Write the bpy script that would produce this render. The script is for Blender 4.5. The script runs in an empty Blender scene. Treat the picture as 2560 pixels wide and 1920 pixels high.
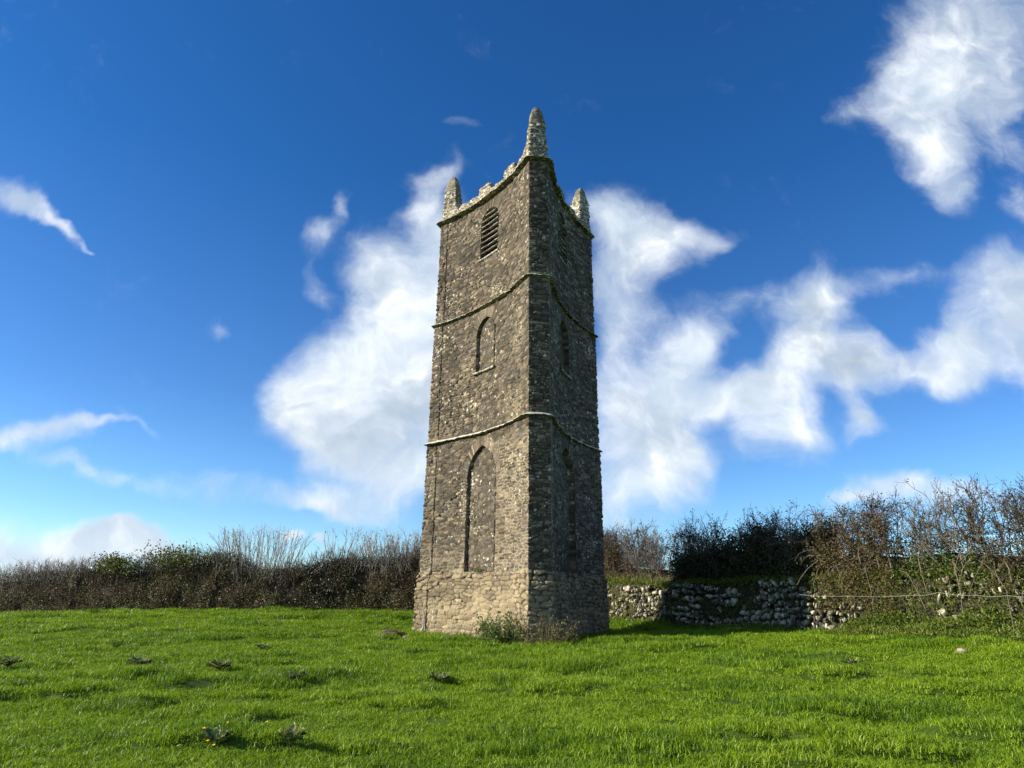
import bpy, math
import numpy as np
from mathutils import Matrix, Vector

rng = np.random.default_rng(7)
C = bpy.context.scene.collection
R_ = math.radians

# ------------------------------------------------------------------ camera
sc = bpy.context.scene
EYE = 1.6
FOC = 1680.0            # focal length in photo pixels (2560 wide)
PITCH, ROLL = 0.2975, 0.0113
cd = bpy.data.cameras.new('camera'); cam = bpy.data.objects.new('camera', cd); C.objects.link(cam)
cd.sensor_width = 36.0; cd.lens = FOC / 2560 * 36.0; cd.clip_end = 20000; cd.clip_start = 0.05
cam.matrix_world = Matrix.Translation((0, 0, EYE)) @ Matrix.Rotation(math.pi / 2 + PITCH, 4, 'X') @ Matrix.Rotation(ROLL, 4, 'Z')
sc.camera = cam
sc.view_settings.view_transform = 'Standard'; sc.view_settings.look = 'None'
sc.view_settings.gamma = 1.0; sc.view_settings.use_curve_mapping = False
sc.view_settings.exposure = 0.85
sc.cycles.max_bounces = 6; sc.cycles.transparent_max_bounces = 8


def ray(px, py):
    X = px - 1280; Y = 960 - py
    c, s = math.cos(ROLL), math.sin(ROLL); x = X * c - Y * s; y = X * s + Y * c
    c, s = math.cos(PITCH), math.sin(PITCH)
    return np.array([x, FOC * c - y * s, FOC * s + y * c]) / FOC


def at(px, py, depth):
    r = ray(px, py); k = depth / r[1]
    return (r[0] * k, depth, r[2] * k + EYE)


# ------------------------------------------------------------------ sun
SUN_EL = R_(23.0)
SUN_AZ = np.array([-0.9968, -0.080])           # horizontal direction towards the sun
sd = bpy.data.lights.new('sun', 'SUN'); sun = bpy.data.objects.new('sun', sd); C.objects.link(sun)
sd.energy = 5.0; sd.angle = R_(0.5); sd.color = (1.0, 0.93, 0.79)
to_sun = Vector((SUN_AZ[0] * math.cos(SUN_EL), SUN_AZ[1] * math.cos(SUN_EL), math.sin(SUN_EL)))
sun.rotation_euler = to_sun.to_track_quat('Z', 'Y').to_euler()
sun.location = to_sun * 200


# ------------------------------------------------------------------ node helpers
class NT:
    def __init__(s, tree): s.t = tree; s.n = tree.nodes; s.l = tree.links

    def new(s, typ, **kw):
        n = s.n.new(typ)
        for k, v in kw.items(): setattr(n, k, v)
        return n

    def set(s, sock, v):
        if isinstance(v, bpy.types.NodeSocket): s.l.new(v, sock)
        elif v is not None: sock.default_value = v

    def math(s, op, a, b=None, c=None, clamp=False):
        n = s.new('ShaderNodeMath', operation=op); n.use_clamp = clamp
        s.set(n.inputs[0], a); s.set(n.inputs[1], b); s.set(n.inputs[2], c)
        return n.outputs[0]

    def vmath(s, op, a, b=None, scale=None):
        n = s.new('ShaderNodeVectorMath', operation=op)
        s.set(n.inputs[0], a); s.set(n.inputs[1], b)
        if scale is not None: s.set(n.inputs['Scale'], scale)
        return n.outputs['Value'] if op in ('LENGTH', 'DOT_PRODUCT') else n.outputs[0]

    def noise(s, vec, scale, detail=4, rough=0.55, dist=0.0, out='Fac'):
        n = s.new('ShaderNodeTexNoise')
        s.set(n.inputs['Vector'], vec); n.inputs['Scale'].default_value = scale
        n.inputs['Detail'].default_value = detail; n.inputs['Roughness'].default_value = rough
        n.inputs['Distortion'].default_value = dist
        return n.outputs[out]

    def voro(s, vec, scale, feature='F1', out='Distance', rand=1.0):
        n = s.new('ShaderNodeTexVoronoi', feature=feature)
        s.set(n.inputs['Vector'], vec); n.inputs['Scale'].default_value = scale
        n.inputs['Randomness'].default_value = rand
        return n.outputs[out]

    def ss(s, v, a, b, lo=0.0, hi=1.0):
        n = s.new('ShaderNodeMapRange', interpolation_type='SMOOTHSTEP')
        s.set(n.inputs[0], v); s.set(n.inputs[1], a); s.set(n.inputs[2], b); s.set(n.inputs[3], lo); s.set(n.inputs[4], hi)
        return n.outputs[0]

    def mix(s, f, a, b, typ='MIX'):
        n = s.new('ShaderNodeMix', data_type='RGBA', blend_type=typ)
        s.set(n.inputs[0], f); s.set(n.inputs[6], rgba(a)); s.set(n.inputs[7], rgba(b))
        return n.outputs[2]

    def ramp(s, f, stops, interp='LINEAR'):
        n = s.new('ShaderNodeValToRGB'); cr = n.color_ramp; cr.interpolation = interp
        while len(cr.elements) < len(stops): cr.elements.new(0.5)
        for e, (p, c) in zip(cr.elements, stops): e.position = p; e.color = rgba(c)
        s.set(n.inputs[0], f)
        return n.outputs[0]


def rgba(c):
    if isinstance(c, (tuple, list)) and len(c) == 3: return (*c, 1.0)
    return c


# ------------------------------------------------------------------ world: blue sky and drifting clouds
world = bpy.data.worlds.new('World'); sc.world = world; world.use_nodes = True
W = NT(world.node_tree); W.n.clear()
wo = W.new('ShaderNodeOutputWorld'); bg = W.new('ShaderNodeBackground'); W.l.new(bg.outputs[0], wo.inputs[0])
sky = W.new('ShaderNodeTexSky', sky_type='NISHITA'); sky.sun_disc = False
sky.sun_elevation = SUN_EL; sky.sun_rotation = math.atan2(SUN_AZ[0], SUN_AZ[1])
sky.air_density = 1.0; sky.dust_density = 0.3; sky.ozone_density = 3.0; sky.altitude = 50
SKY_STR = 0.052
tc = W.new('ShaderNodeTexCoord'); dirv = tc.outputs['Generated']
sep = W.new('ShaderNodeSeparateXYZ'); W.l.new(dirv, sep.inputs[0])
ysafe = W.math('MAXIMUM', W.math('ABSOLUTE', sep.outputs[1]), 0.05)
comb = W.new('ShaderNodeCombineXYZ')
W.l.new(W.math('DIVIDE', sep.outputs[0], ysafe), comb.inputs[0])
W.l.new(W.math('DIVIDE', sep.outputs[2], ysafe), comb.inputs[1])
W.l.new(W.ss(sep.outputs[1], -0.01, 0.01, 7.0, 0.0), comb.inputs[2])   # other clouds behind the viewer
P0 = comb.outputs[0]
# wispy warp of the cloud plane
wn = W.vmath('SUBTRACT', W.noise(P0, 6.5, 4, 0.5, out='Color'), (0.5, 0.5, 0.5))
P1 = W.vmath('ADD', P0, W.vmath('MULTIPLY', wn, (0.15, 0.13, 0.0)))
# clouds: centre (px of the 2212 wide view turned into directions), radii, tilt, strength
CL = [
    (930, 450, 62, 100, -25, 1.0), (865, 620, 100, 150, -25, 1.1), (770, 780, 150, 120, -30, 1.15), (690, 850, 95, 100, 0, .9), (850, 880, 170, 130, 0, 1.2), (730, 960, 140, 90, 10, 1.05), (860, 1010, 110, 70, 0, .7), (960, 700, 90, 280, 0, .8),
    (1330, 470, 110, 85, 0, 1.05), (1420, 520, 105, 75, 25, .95), (1330, 620, 110, 110, 0, .75), (1340, 760, 80, 100, 0, .55), (1370, 1010, 150, 140, 0, 1.05), (1340, 900, 90, 100, 0, 1.0),
    (1485, 735, 75, 50, -10, 1.1), (1470, 830, 95, 80, 0, 1.15), (1440, 960, 105, 110, 0, 1.1), (1570, 850, 85, 60, 0, .95), (1660, 850, 90, 75, 0, 1.1), (1765, 760, 110, 100, 0, 1.1), (1760, 640, 75, 80, 30, .85), (1700, 940, 110, 75, 10, 1.0), (1860, 800, 80, 70, 0, .9), (1868, 925, 44, 60, 0, .95), (1985, 780, 130, 60, -8, .95), (2120, 740, 150, 80, -15, .95), (2150, 610, 110, 70, -25, 1.0), (2210, 700, 60, 160, 0, .7),
    (1600, 650, 170, 60, -15, .52), (1900, 610, 150, 34, -10, .50), (1500, 500, 90, 30, -15, .5),
    (2110, 50, 190, 150, -20, .9), (2010, 200, 150, 130, 10, 1.0), (2010, 340, 85, 110, -10, .85), (2065, 430, 50, 50, 0, .45), (2190, 260, 70, 170, 0, .55), (1830, 240, 60, 30, -20, .38), (2200, 460, 50, 60, 0, .4),
    (1950, 1060, 120, 38, -5, .95), (1850, 1090, 70, 24, 0, .7), (2080, 1085, 110, 40, 0, .7),
    (30, 410, 60, 34, 25, .75), (95, 445, 70, 20, 28, .75), (150, 480, 60, 13, 38, .65), (208, 518, 34, 8, 30, .6),
    (50, 935, 150, 30, -5, .9), (190, 915, 80, 11, -10, .6), (300, 905, 85, 14, 10, .42), (200, 1005, 330, 22, 12, .5), (560, 1060, 260, 24, 12, .48), (720, 1080, 120, 34, 5, .5),
    (40, 1175, 330, 62, 3, .95), (340, 1180, 120, 40, 0, .75), (262, 1165, 85, 46, -5, 1.2), (190, 1185, 120, 46, 0, .9), (400, 1195, 160, 22, 0, .6), (650, 1166, 27, 17, 0, .8), (712, 1160, 20, 12, 0, .8), (880, 1050, 80, 75, 20, .6), (720, 1085, 140, 40, 8, .5),
    (690, 505, 50, 38, -20, .62), (742, 440, 24, 38, 10, .55), (680, 600, 38, 60, -20, .52), (475, 702, 44, 20, 0, .55), (1000, 270, 48, 14, 8, .34), (1085, 320, 70, 60, -30, .24), (950, 370, 60, 30, -30, .4),
]
field = None
for (x, y, rx, ry, tilt, st) in CL:
    k = 2560 / 2212
    d = ray(x * k, y * k); u, v = d[0] / d[1], d[2] / d[1]
    e = ray((x + rx) * k, y * k); f = ray(x * k, (y - ry) * k)
    ru = abs(e[0] / e[1] - u); rv = abs(f[2] / f[1] - v)
    m = W.new('ShaderNodeMapping', vector_type='TEXTURE')
    m.inputs['Location'].default_value = (u, v, 0); m.inputs['Rotation'].default_value = (0, 0, R_(-tilt))
    m.inputs['Scale'].default_value = (ru * 1.5, rv * 1.5, 3.0)
    W.l.new(P1, m.inputs[0])
    g = W.ss(W.vmath('LENGTH', m.outputs[0]), 1.0, 0.0, 0.0, st)
    field = g if field is None else W.math('ADD', field, W.math('MULTIPLY', g, W.math('SUBTRACT', 1.25, field, clamp=True)))
big = W.noise(P0, 3.2, 3, 0.5)
fine = W.noise(P1, 7.0, 10, 0.66, 0.1)
fine2 = W.noise(W.vmath('ADD', P1, (0.014, -0.012, 0)), 7.0, 10, 0.66, 0.1)
dens = W.math('ADD', field, W.math('MULTIPLY', W.math('SUBTRACT', fine, 0.5), 1.2))
behind = W.math('MULTIPLY', W.ss(sep.outputs[1], 0.0, -0.15), W.ss(big, 0.5, 0.62))
alpha = W.math('MAXIMUM', W.math('MULTIPLY', W.ss(dens, 0.10, 1.22), 0.98), behind)
thick = W.ss(dens, 0.45, 1.25)
rel1 = W.noise(P1, 5.5, 4, 0.5); rel2 = W.noise(W.vmath('ADD', P1, (0.035, -0.03, 0)), 5.5, 4, 0.5)
relief_light = W.math('ADD', W.math('MULTIPLY_ADD', W.math('SUBTRACT', rel2, rel1), -3.0, 0.62), W.math('MULTIPLY', W.math('SUBTRACT', fine2, fine), -1.3), clamp=True)  # bright and dull sides of the billows: side lighting put into the cloud colour
lumps = W.ss(W.noise(P1, 4.0, 3, 0.5), 0.35, 0.65)
ccol = W.mix(W.math('MULTIPLY', W.math('MULTIPLY', thick, lumps), W.ss(sep.outputs[2], 0.13, 0.28, 0.1, 0.8)), (0.36, 0.43, 0.51), (0.165, 0.22, 0.29))
ccol = W.mix(W.math('MULTIPLY', W.math('MULTIPLY', relief_light, relief_light), 1.0), ccol, (0.58, 0.61, 0.64))
# Nishita sky, tinted towards the deep polarised blue of the photo
hs = W.new('ShaderNodeHueSaturation'); hs.inputs['Saturation'].default_value = 1.0
W.l.new(sky.outputs[0], hs.inputs['Color'])
tint = W.ramp(sep.outputs[2], [(0.0, (1.40, 1.95, 2.6)), (0.10, (1.02, 1.52, 2.1)), (0.26, (0.66, 1.18, 1.80)), (0.55, (0.31, 0.98, 1.68)), (1.0, (0.26, 0.95, 1.7))])
skyc = W.mix(1.0, hs.outputs[0], tint, 'MULTIPLY')
skyc = W.vmath('SCALE', skyc, scale=SKY_STR)
final = W.mix(alpha, skyc, ccol)
W.l.new(final, bg.inputs[0]); bg.inputs[1].default_value = 1.0
world.cycles.sampling_method = 'MANUAL'; world.cycles.sample_map_resolution = 512


# ------------------------------------------------------------------ numpy noise
def _h(ix, iy, seed=0):
    v = (ix.astype(np.int64) * 374761393 + iy.astype(np.int64) * 668265263 + seed * 1274126177) & 0x7fffffff
    v = ((v ^ (v >> 13)) * 1274126177) & 0x7fffffff
    v = ((v ^ (v >> 16)) * 974711) & 0x7fffffff
    return ((v ^ (v >> 11)) & 0xfffff) / 1048575.0


def vn(x, y, seed=0):
    x = np.asarray(x, float); y = np.asarray(y, float)
    ix = np.floor(x); iy = np.floor(y); fx = x - ix; fy = y - iy
    fx = fx * fx * (3 - 2 * fx); fy = fy * fy * (3 - 2 * fy)
    a = _h(ix, iy, seed); b = _h(ix + 1, iy, seed); c = _h(ix, iy + 1, seed); d = _h(ix + 1, iy + 1, seed)
    return (a * (1 - fx) + b * fx) * (1 - fy) + (c * (1 - fx) + d * fx) * fy


def fbm(x, y, seed=0, o=4):
    r = 0; a = 0.5; t = 0
    for i in range(o):
        r = r + a * vn(x * 2 ** i, y * 2 ** i, seed + i * 17); t += a; a *= 0.5
    return r / t


def sst(a, b, x):
    t = np.clip((x - a) / (b - a), 0, 1); return t * t * (3 - 2 * t)


# ------------------------------------------------------------------ mesh helpers
def mesh_obj(name, V, F, mat, parent=None, attrs=None, smooth=False, link=True):
    """V (n,3) array, F (m,k) int array or list of such arrays; attrs: name -> (n,) or (n,4) point data"""
    me = bpy.data.meshes.new(name); V = np.asarray(V, np.float32)
    Fs = F if isinstance(F, list) else [F]
    Fs = [np.asarray(f, np.int32) for f in Fs if len(f)]
    me.vertices.add(len(V)); me.vertices.foreach_set('co', V.ravel())
    nl = sum(f.size for f in Fs); npoly = sum(len(f) for f in Fs)
    me.loops.add(nl); me.polygons.add(npoly)
    me.loops.foreach_set('vertex_index', np.concatenate([f.ravel() for f in Fs]))
    st = []; o = 0
    for f in Fs:
        st.append(o + np.arange(len(f)) * f.shape[1]); o += f.size
    me.polygons.foreach_set('loop_start', np.concatenate(st).astype(np.int32))
    if smooth: me.polygons.foreach_set('use_smooth', np.ones(npoly, bool))
    me.update(calc_edges=True)
    for k, a in (attrs or {}).items():
        a = np.asarray(a, np.float32)
        if a.ndim == 2:
            at_ = me.attributes.new(k, 'FLOAT_COLOR', 'POINT'); at_.data.foreach_set('color', a.ravel())
        else:
            at_ = me.attributes.new(k, 'FLOAT', 'POINT'); at_.data.foreach_set('value', a)
    me.materials.append(mat)
    ob = bpy.data.objects.new(name, me)
    if link: C.objects.link(ob)
    if parent is not None: ob.parent = parent
    return ob


def thing(name, label, cat, loc=(0, 0, 0), group=None):
    o = bpy.data.objects.new(name, None); C.objects.link(o); o.empty_display_size = 0.3
    o.location = loc; o['label'] = label; o['category'] = cat
    if group: o['group'] = group
    return o


def tag(o, label=None, cat=None, group=None, kind=None):
    if label: o['label'] = label
    if cat: o['category'] = cat
    if group: o['group'] = group
    if kind: o['kind'] = kind
    return o


def grid_faces(nu, nv, off=0, flip=False, close=False):
    i = np.arange(nu if close else nu - 1)[:, None]; j = np.arange(nv - 1)[None, :]
    i2 = (i + 1) % nu
    a = i * nv + j; b = i2 * nv + j; c = i2 * nv + j + 1; d = i * nv + j + 1
    f = np.stack([a, b, c, d] if not flip else [d, c, b, a], -1).reshape(-1, 4)
    return f + off


class Soup:
    def __init__(s): s.V = []; s.Q = []; s.T = []; s.A = []; s.n = 0

    def add(s, V, Q=None, T=None, a=0.0):
        V = np.asarray(V, float).reshape(-1, 3)
        if Q is not None: s.Q.append(np.asarray(Q) + s.n)
        if T is not None: s.T.append(np.asarray(T) + s.n)
        s.V.append(V); s.n += len(V)
        s.A.append(np.broadcast_to(np.asarray(a, float), (len(V),)).copy())

    def build(s, name, mat, parent=None, smooth=False, origin=None):
        V = np.concatenate(s.V)
        if origin is not None: V = V - np.asarray(origin)
        F = []
        if s.Q: F.append(np.concatenate(s.Q))
        if s.T: F.append(np.concatenate(s.T))
        return mesh_obj(name, V, F, mat, parent, {'rnd': np.concatenate(s.A)}, smooth)


def tubes(S, p0, p1, r0, r1, a, sides=3):
    """many tapered prisms at once"""
    p0 = np.asarray(p0, float); p1 = np.asarray(p1, float); n = len(p0)
    if n == 0: return
    d = p1 - p0; L = np.linalg.norm(d, axis=1, keepdims=True) + 1e-9; d = d / L
    ref = np.where(np.abs(d[:, 2:3]) < 0.9, [[0, 0, 1.0]], [[1.0, 0, 0]])
    u = np.cross(d, ref); u /= np.linalg.norm(u, axis=1, keepdims=True); v = np.cross(d, u)
    ang = np.arange(sides) * 2 * np.pi / sides
    ring = np.cos(ang)[None, :, None] * u[:, None, :] + np.sin(ang)[None, :, None] * v[:, None, :]
    A = p0[:, None] + ring * np.asarray(r0).reshape(-1, 1, 1); B = p1[:, None] + ring * np.asarray(r1).reshape(-1, 1, 1)
    V = np.concatenate([A, B], 1).reshape(-1, 3)
    k = np.arange(sides); k2 = (k + 1) % sides
    q = np.stack([k, k2, k2 + sides, k + sides], -1)
    Q = (np.arange(n)[:, None, None] * 2 * sides + q[None]).reshape(-1, 4)
    S.add(V, Q, a=np.repeat(np.broadcast_to(a, (n,)), 2 * sides))


def leaves(S, P, size, a, flat=0.0, aspect=0.5, up=None, r=rng):
    """random leaf quads (diamond shaped) at points P"""
    n = len(P)
    if n == 0: return
    d = r.normal(size=(n, 3));
    if up is not None: d = d * 0.8 + np.asarray(up)
    d /= np.linalg.norm(d, axis=1, keepdims=True)
    e = r.normal(size=(n, 3)); e[:, 2] *= (1 - flat); e = np.cross(d, e); e /= np.linalg.norm(e, axis=1, keepdims=True) + 1e-9
    s = np.broadcast_to(size, (n,))[:, None] * r.uniform(.6, 1.3, (n, 1))
    c = np.cross(d, e) * s * 0.12
    V = np.stack([P, P + d * s * .5 + e * s * aspect * .5 + c, P + d * s, P + d * s * .5 - e * s * aspect * .5 + c], 1).reshape(-1, 3)
    Q = np.arange(n * 4).reshape(n, 4)
    S.add(V, Q, a=np.repeat(np.broadcast_to(a, (n,)), 4))


# ------------------------------------------------------------------ materials
def material(name):
    m = bpy.data.materials.new(name); m.use_nodes = True
    t = NT(m.node_tree); b = t.n['Principled BSDF']
    b.inputs['Roughness'].default_value = 0.9; b.inputs['Specular IOR Level'].default_value = 0.2
    return m, t, b


def attr(t, name, out='Fac'):
    n = t.new('ShaderNodeAttribute', attribute_name=name)
    return n.outputs[out]


def stone_material(name, stops, mortar, lichen=0.5, lichen_thr=0.60, moss=0.0, pale_top=0.0, spread=0.8, vspread=1.0):
    m, t, b = material(name)
    a = t.new('ShaderNodeAttribute', attribute_name='stone')
    sp = t.new('ShaderNodeSeparateColor'); t.l.new(a.outputs['Color'], sp.inputs[0])
    r1, r2, mo = sp.outputs[0], sp.outputs[1], sp.outputs[2]; reg = a.outputs['Alpha']
    oc = t.new('ShaderNodeTexCoord').outputs['Object']
    n1 = t.noise(oc, 14.0, 5, 0.65); n2 = t.noise(oc, 60.0, 3, 0.6); n3 = t.noise(oc, 1.1, 3, 0.55)
    f = t.math('ADD', t.math('MULTIPLY_ADD', r1, spread, (1 - spread) * 0.45), t.math('MULTIPLY', n1, 0.35))
    f = t.math('SUBTRACT', f, 0.08)
    col = t.ramp(f, stops)
    val = t.math('MULTIPLY_ADD', r2, vspread, 1.0 - vspread * .5)
    val = t.math('MULTIPLY', val, t.math('MULTIPLY_ADD', n1, 0.8, 0.6))
    val = t.math('MULTIPLY', val, t.math('MULTIPLY_ADD', n2, 0.4, 0.8))
    val = t.math('MULTIPLY', val, t.math('MULTIPLY_ADD', n3, 1.1, 0.48))
    col = t.mix(1.0, col, t.vmath('SCALE', (1, 1, 1), scale=val), 'MULTIPLY')
    # mortar: earthy, pale where the region mask says it was repointed
    mcol = t.mix(t.ss(t.math('ADD', reg, t.math('MULTIPLY', n3, 0.3)), 0.35, 0.8), (0.050, 0.041, 0.030), mortar)
    col = t.mix(t.math('MULTIPLY', mo, 0.9), col, mcol)
    # smears of mortar over the stone faces
    sm = t.math('MULTIPLY', t.ss(t.noise(oc, 5.0, 6, 0.7), 0.54, 0.66), t.math('MULTIPLY', reg, 0.55))
    col = t.mix(sm, col, mortar)
    # crustose lichen: pale grey-white blotches, a few ochre
    warp = t.vmath('ADD', oc, t.vmath('SCALE', t.noise(oc, 12.0, 3, 0.6, out='Color'), scale=0.10))
    cell = t.voro(warp, 6.5, 'SMOOTH_F1' if False else 'F1')
    vc = t.voro(warp, 6.5, 'F1', 'Color')
    sv = t.new('ShaderNodeSeparateColor'); t.l.new(vc, sv.inputs[0])
    patch = t.math('MULTIPLY_ADD', t.noise(oc, 0.75, 4, 0.65), 1.7, -0.32)
    size = t.math('MULTIPLY', t.ss(t.math('ADD', t.math('MULTIPLY', sv.outputs[0], 0.65), t.math('MULTIPLY', patch, 0.7)), lichen_thr, lichen_thr + 0.38), 0.42)
    lm = t.math('MULTIPLY', t.ss(t.math('SUBTRACT', size, cell), -0.06, 0.04), lichen)
    cell2 = t.voro(warp, 17.0, 'F1'); vc2 = t.voro(warp, 17.0, 'F1', 'Color')
    sv2 = t.new('ShaderNodeSeparateColor'); t.l.new(vc2, sv2.inputs[0])
    size2 = t.math('MULTIPLY', t.ss(t.math('ADD', t.math('MULTIPLY', sv2.outputs[1], 0.6), t.math('MULTIPLY', patch, 0.8)), lichen_thr + 0.08, lichen_thr + 0.40), 0.42)
    lm2 = t.math('MULTIPLY', t.ss(t.math('SUBTRACT', size2, cell2), -0.06, 0.06), lichen)
    lm = t.math('MULTIPLY', t.math('MAXIMUM', lm, lm2), t.math('SUBTRACT', 1.0, t.math('MULTIPLY', mo, 0.5)))
    lcol = t.mix(t.ss(sv.outputs[1], 0.6, 0.95), (0.62, 0.57, 0.43), (0.50, 0.42, 0.20))
    col = t.mix(lm, col, lcol)
    if moss:
        mm = t.math('MULTIPLY', t.ss(t.noise(oc, 2.2, 5, 0.65), 0.52, 0.66), moss)
        col = t.mix(mm, col, (0.10, 0.13, 0.035))
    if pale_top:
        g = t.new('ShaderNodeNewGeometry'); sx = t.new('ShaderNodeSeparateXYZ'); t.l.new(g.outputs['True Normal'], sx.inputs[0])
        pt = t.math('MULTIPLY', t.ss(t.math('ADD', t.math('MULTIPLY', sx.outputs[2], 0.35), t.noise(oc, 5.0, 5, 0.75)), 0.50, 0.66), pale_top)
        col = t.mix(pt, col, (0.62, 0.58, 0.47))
    t.l.new(col, b.inputs['Base Color'])
    bp = t.new('ShaderNodeBump'); bp.inputs['Strength'].default_value = 0.9; bp.inputs['Distance'].default_value = 0.03
    hgt = t.math('ADD', t.math('MULTIPLY', n1, 0.7), t.math('MULTIPLY', n2, 0.35))
    t.l.new(hgt, bp.inputs['Height']); t.l.new(bp.outputs[0], b.inputs['Normal'])
    b.inputs['Roughness'].default_value = 0.92
    return m


BROWN = [(0.0, (0.034, 0.030, 0.025)), (0.2, (0.080, 0.065, 0.046)), (0.40, (0.125, 0.097, 0.062)), (0.56, (0.081, 0.073, 0.062)), (0.72, (0.164, 0.129, 0.082)), (0.86, (0.114, 0.078, 0.055)), (1.0, (0.220, 0.182, 0.121))]
BUFF = [(0.0, (0.105, 0.085, 0.058)), (0.3, (0.190, 0.150, 0.093)), (0.55, (0.275, 0.215, 0.125)), (0.75, (0.209, 0.156, 0.097)), (0.9, (0.304, 0.241, 0.143)), (1.0, (0.227, 0.142, 0.093))]
M_wall = stone_material('rubble_stone', BROWN, (0.34, 0.28, 0.18), 0.8, 0.77)
M_plinth = stone_material('plinth_stone', BUFF, (0.31, 0.25, 0.155), 0.6, 0.84, spread=0.5, vspread=0.45)
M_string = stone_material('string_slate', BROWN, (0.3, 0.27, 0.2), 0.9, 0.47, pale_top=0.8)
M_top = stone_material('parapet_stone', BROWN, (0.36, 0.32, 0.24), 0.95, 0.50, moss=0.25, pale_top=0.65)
M_granite = stone_material('granite_cap', [(0, (0.13, 0.115, 0.085)), (0.5, (0.19, 0.165, 0.12)), (1, (0.25, 0.22, 0.16))], (0.3, 0.27, 0.2), 0.6, 0.66, moss=0.25)
M_hedgestone = stone_material('hedge_slate', [(0, (0.03, 0.028, 0.022)), (0.35, (0.08, 0.072, 0.055)), (0.7, (0.20, 0.18, 0.13)), (1, (0.38, 0.35, 0.26))], (0.3, 0.27, 0.2), 0.9, 0.52, moss=0.55)

M_louvre, t_, b_ = material('louvre_slate')
oc_ = t_.new('ShaderNodeTexCoord').outputs['Object']
t_.l.new(t_.mix(t_.ss(t_.noise(oc_, 6, 5, .7), .42, .6), (0.11, 0.10, 0.085), (0.42, 0.39, 0.31)), b_.inputs['Base Color'])
M_dark, t_, b_ = material('dark_interior'); b_.inputs['Base Color'].default_value = (0.012, 0.011, 0.010, 1)  # darkness of the unlit tower inside, put into the colour


def leaf_material(name, cols, trans=0.3, rough=0.6, nscale=1.2, spec=0.25):
    m, t, b = material(name)
    oc = t.new('ShaderNodeTexCoord').outputs['Object']
    f = t.math('ADD', t.math('MULTIPLY', attr(t, 'rnd'), 0.75), t.math('MULTIPLY', t.noise(oc, nscale, 3, 0.6), 0.35))
    n = len(cols)
    col = t.ramp(f, [(0.1 + 0.85 * i / max(1, n - 1), c) for i, c in enumerate(cols)])
    t.l.new(col, b.inputs['Base Color']); b.inputs['Roughness'].default_value = rough; b.inputs['Specular IOR Level'].default_value = spec
    if trans:
        tr = t.new('ShaderNodeBsdfTranslucent'); t.l.new(col, tr.inputs[0])
        mx = t.new('ShaderNodeMixShader'); mx.inputs[0].default_value = trans
        t.l.new(b.outputs[0], mx.inputs[1]); t.l.new(tr.outputs[0], mx.inputs[2])
        t.l.new(mx.outputs[0], t.n['Material Output'].inputs[0])
    return m


M_bark = leaf_material('twig_bark', [(0.045, 0.032, 0.024), (0.085, 0.060, 0.042), (0.13, 0.095, 0.07)], 0, 0.9)
M_barkL = leaf_material('grey_twig_bark', [(0.10, 0.082, 0.065), (0.17, 0.14, 0.115), (0.26, 0.22, 0.185)], 0, 0.8)
M_pale = leaf_material('ash_stem_bark', [(0.24, 0.20, 0.165), (0.33, 0.29, 0.245), (0.42, 0.38, 0.33)], 0, 0.7)
M_brownleaf = leaf_material('brown_leaf', [(0.045, 0.035, 0.020), (0.105, 0.080, 0.045), (0.135, 0.100, 0.055), (0.095, 0.105, 0.036), (0.20, 0.155, 0.095)], 0.2)
M_russetleaf = leaf_material('russet_leaf', [(0.06, 0.035, 0.02), (0.13, 0.08, 0.035), (0.15, 0.12, 0.04), (0.10, 0.10, 0.03), (0.20, 0.08, 0.04)], 0.25)
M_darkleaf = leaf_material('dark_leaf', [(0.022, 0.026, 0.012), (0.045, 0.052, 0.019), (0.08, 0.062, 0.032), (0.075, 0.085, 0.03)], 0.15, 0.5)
M_greenleaf = leaf_material('green_leaf', [(0.030, 0.055, 0.010), (0.065, 0.11, 0.018), (0.10, 0.15, 0.022), (0.15, 0.19, 0.035)], 0.3, 0.45)
M_ivy = leaf_material('ivy_leaf', [(0.06, 0.075, 0.014), (0.14, 0.15, 0.026), (0.20, 0.20, 0.04)], 0.2, 0.4)
M_weed = leaf_material('weed_leaf', [(0.05, 0.085, 0.012), (0.11, 0.16, 0.020), (0.18, 0.22, 0.035), (0.24, 0.22, 0.07)], 0.35, 0.5)
M_straw = leaf_material('dry_stalk', [(0.10, 0.085, 0.04), (0.22, 0.18, 0.09), (0.13, 0.13, 0.04)], 0.2, 0.7)
M_wire, t_, b_ = material('fence_wire'); b_.inputs['Base Color'].default_value = (0.55, 0.55, 0.5, 1)
M_post, t_, b_ = material('fence_post'); b_.inputs['Base Color'].default_value = (0.14, 0.12, 0.09, 1)
M_yellow, t_, b_ = material('petal_yellow'); b_.inputs['Base Color'].default_value = (0.85, 0.62, 0.01, 1); b_.inputs['Roughness'].default_value = 0.6
M_core, t_, b_ = material('thicket_core')
oc_ = t_.new('ShaderNodeTexCoord').outputs['Object']
t_.l.new(t_.ramp(t_.noise(oc_, 9, 6, .75), [(0.35, (0.012, 0.009, 0.006)), (0.55, (0.045, 0.032, 0.02)), (0.7, (0.06, 0.055, 0.025))]), b_.inputs['Base Color'])
M_earth, t_, b_ = material('bank_earth')
oc_ = t_.new('ShaderNodeTexCoord').outputs['Object']
t_.l.new(t_.ramp(t_.noise(oc_, 5, 6, .75), [(0.35, (0.018, 0.014, 0.009)), (0.52, (0.045, 0.034, 0.02)), (0.62, (0.06, 0.085, 0.02)), (0.75, (0.10, 0.13, 0.03))]), b_.inputs['Base Color'])

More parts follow.
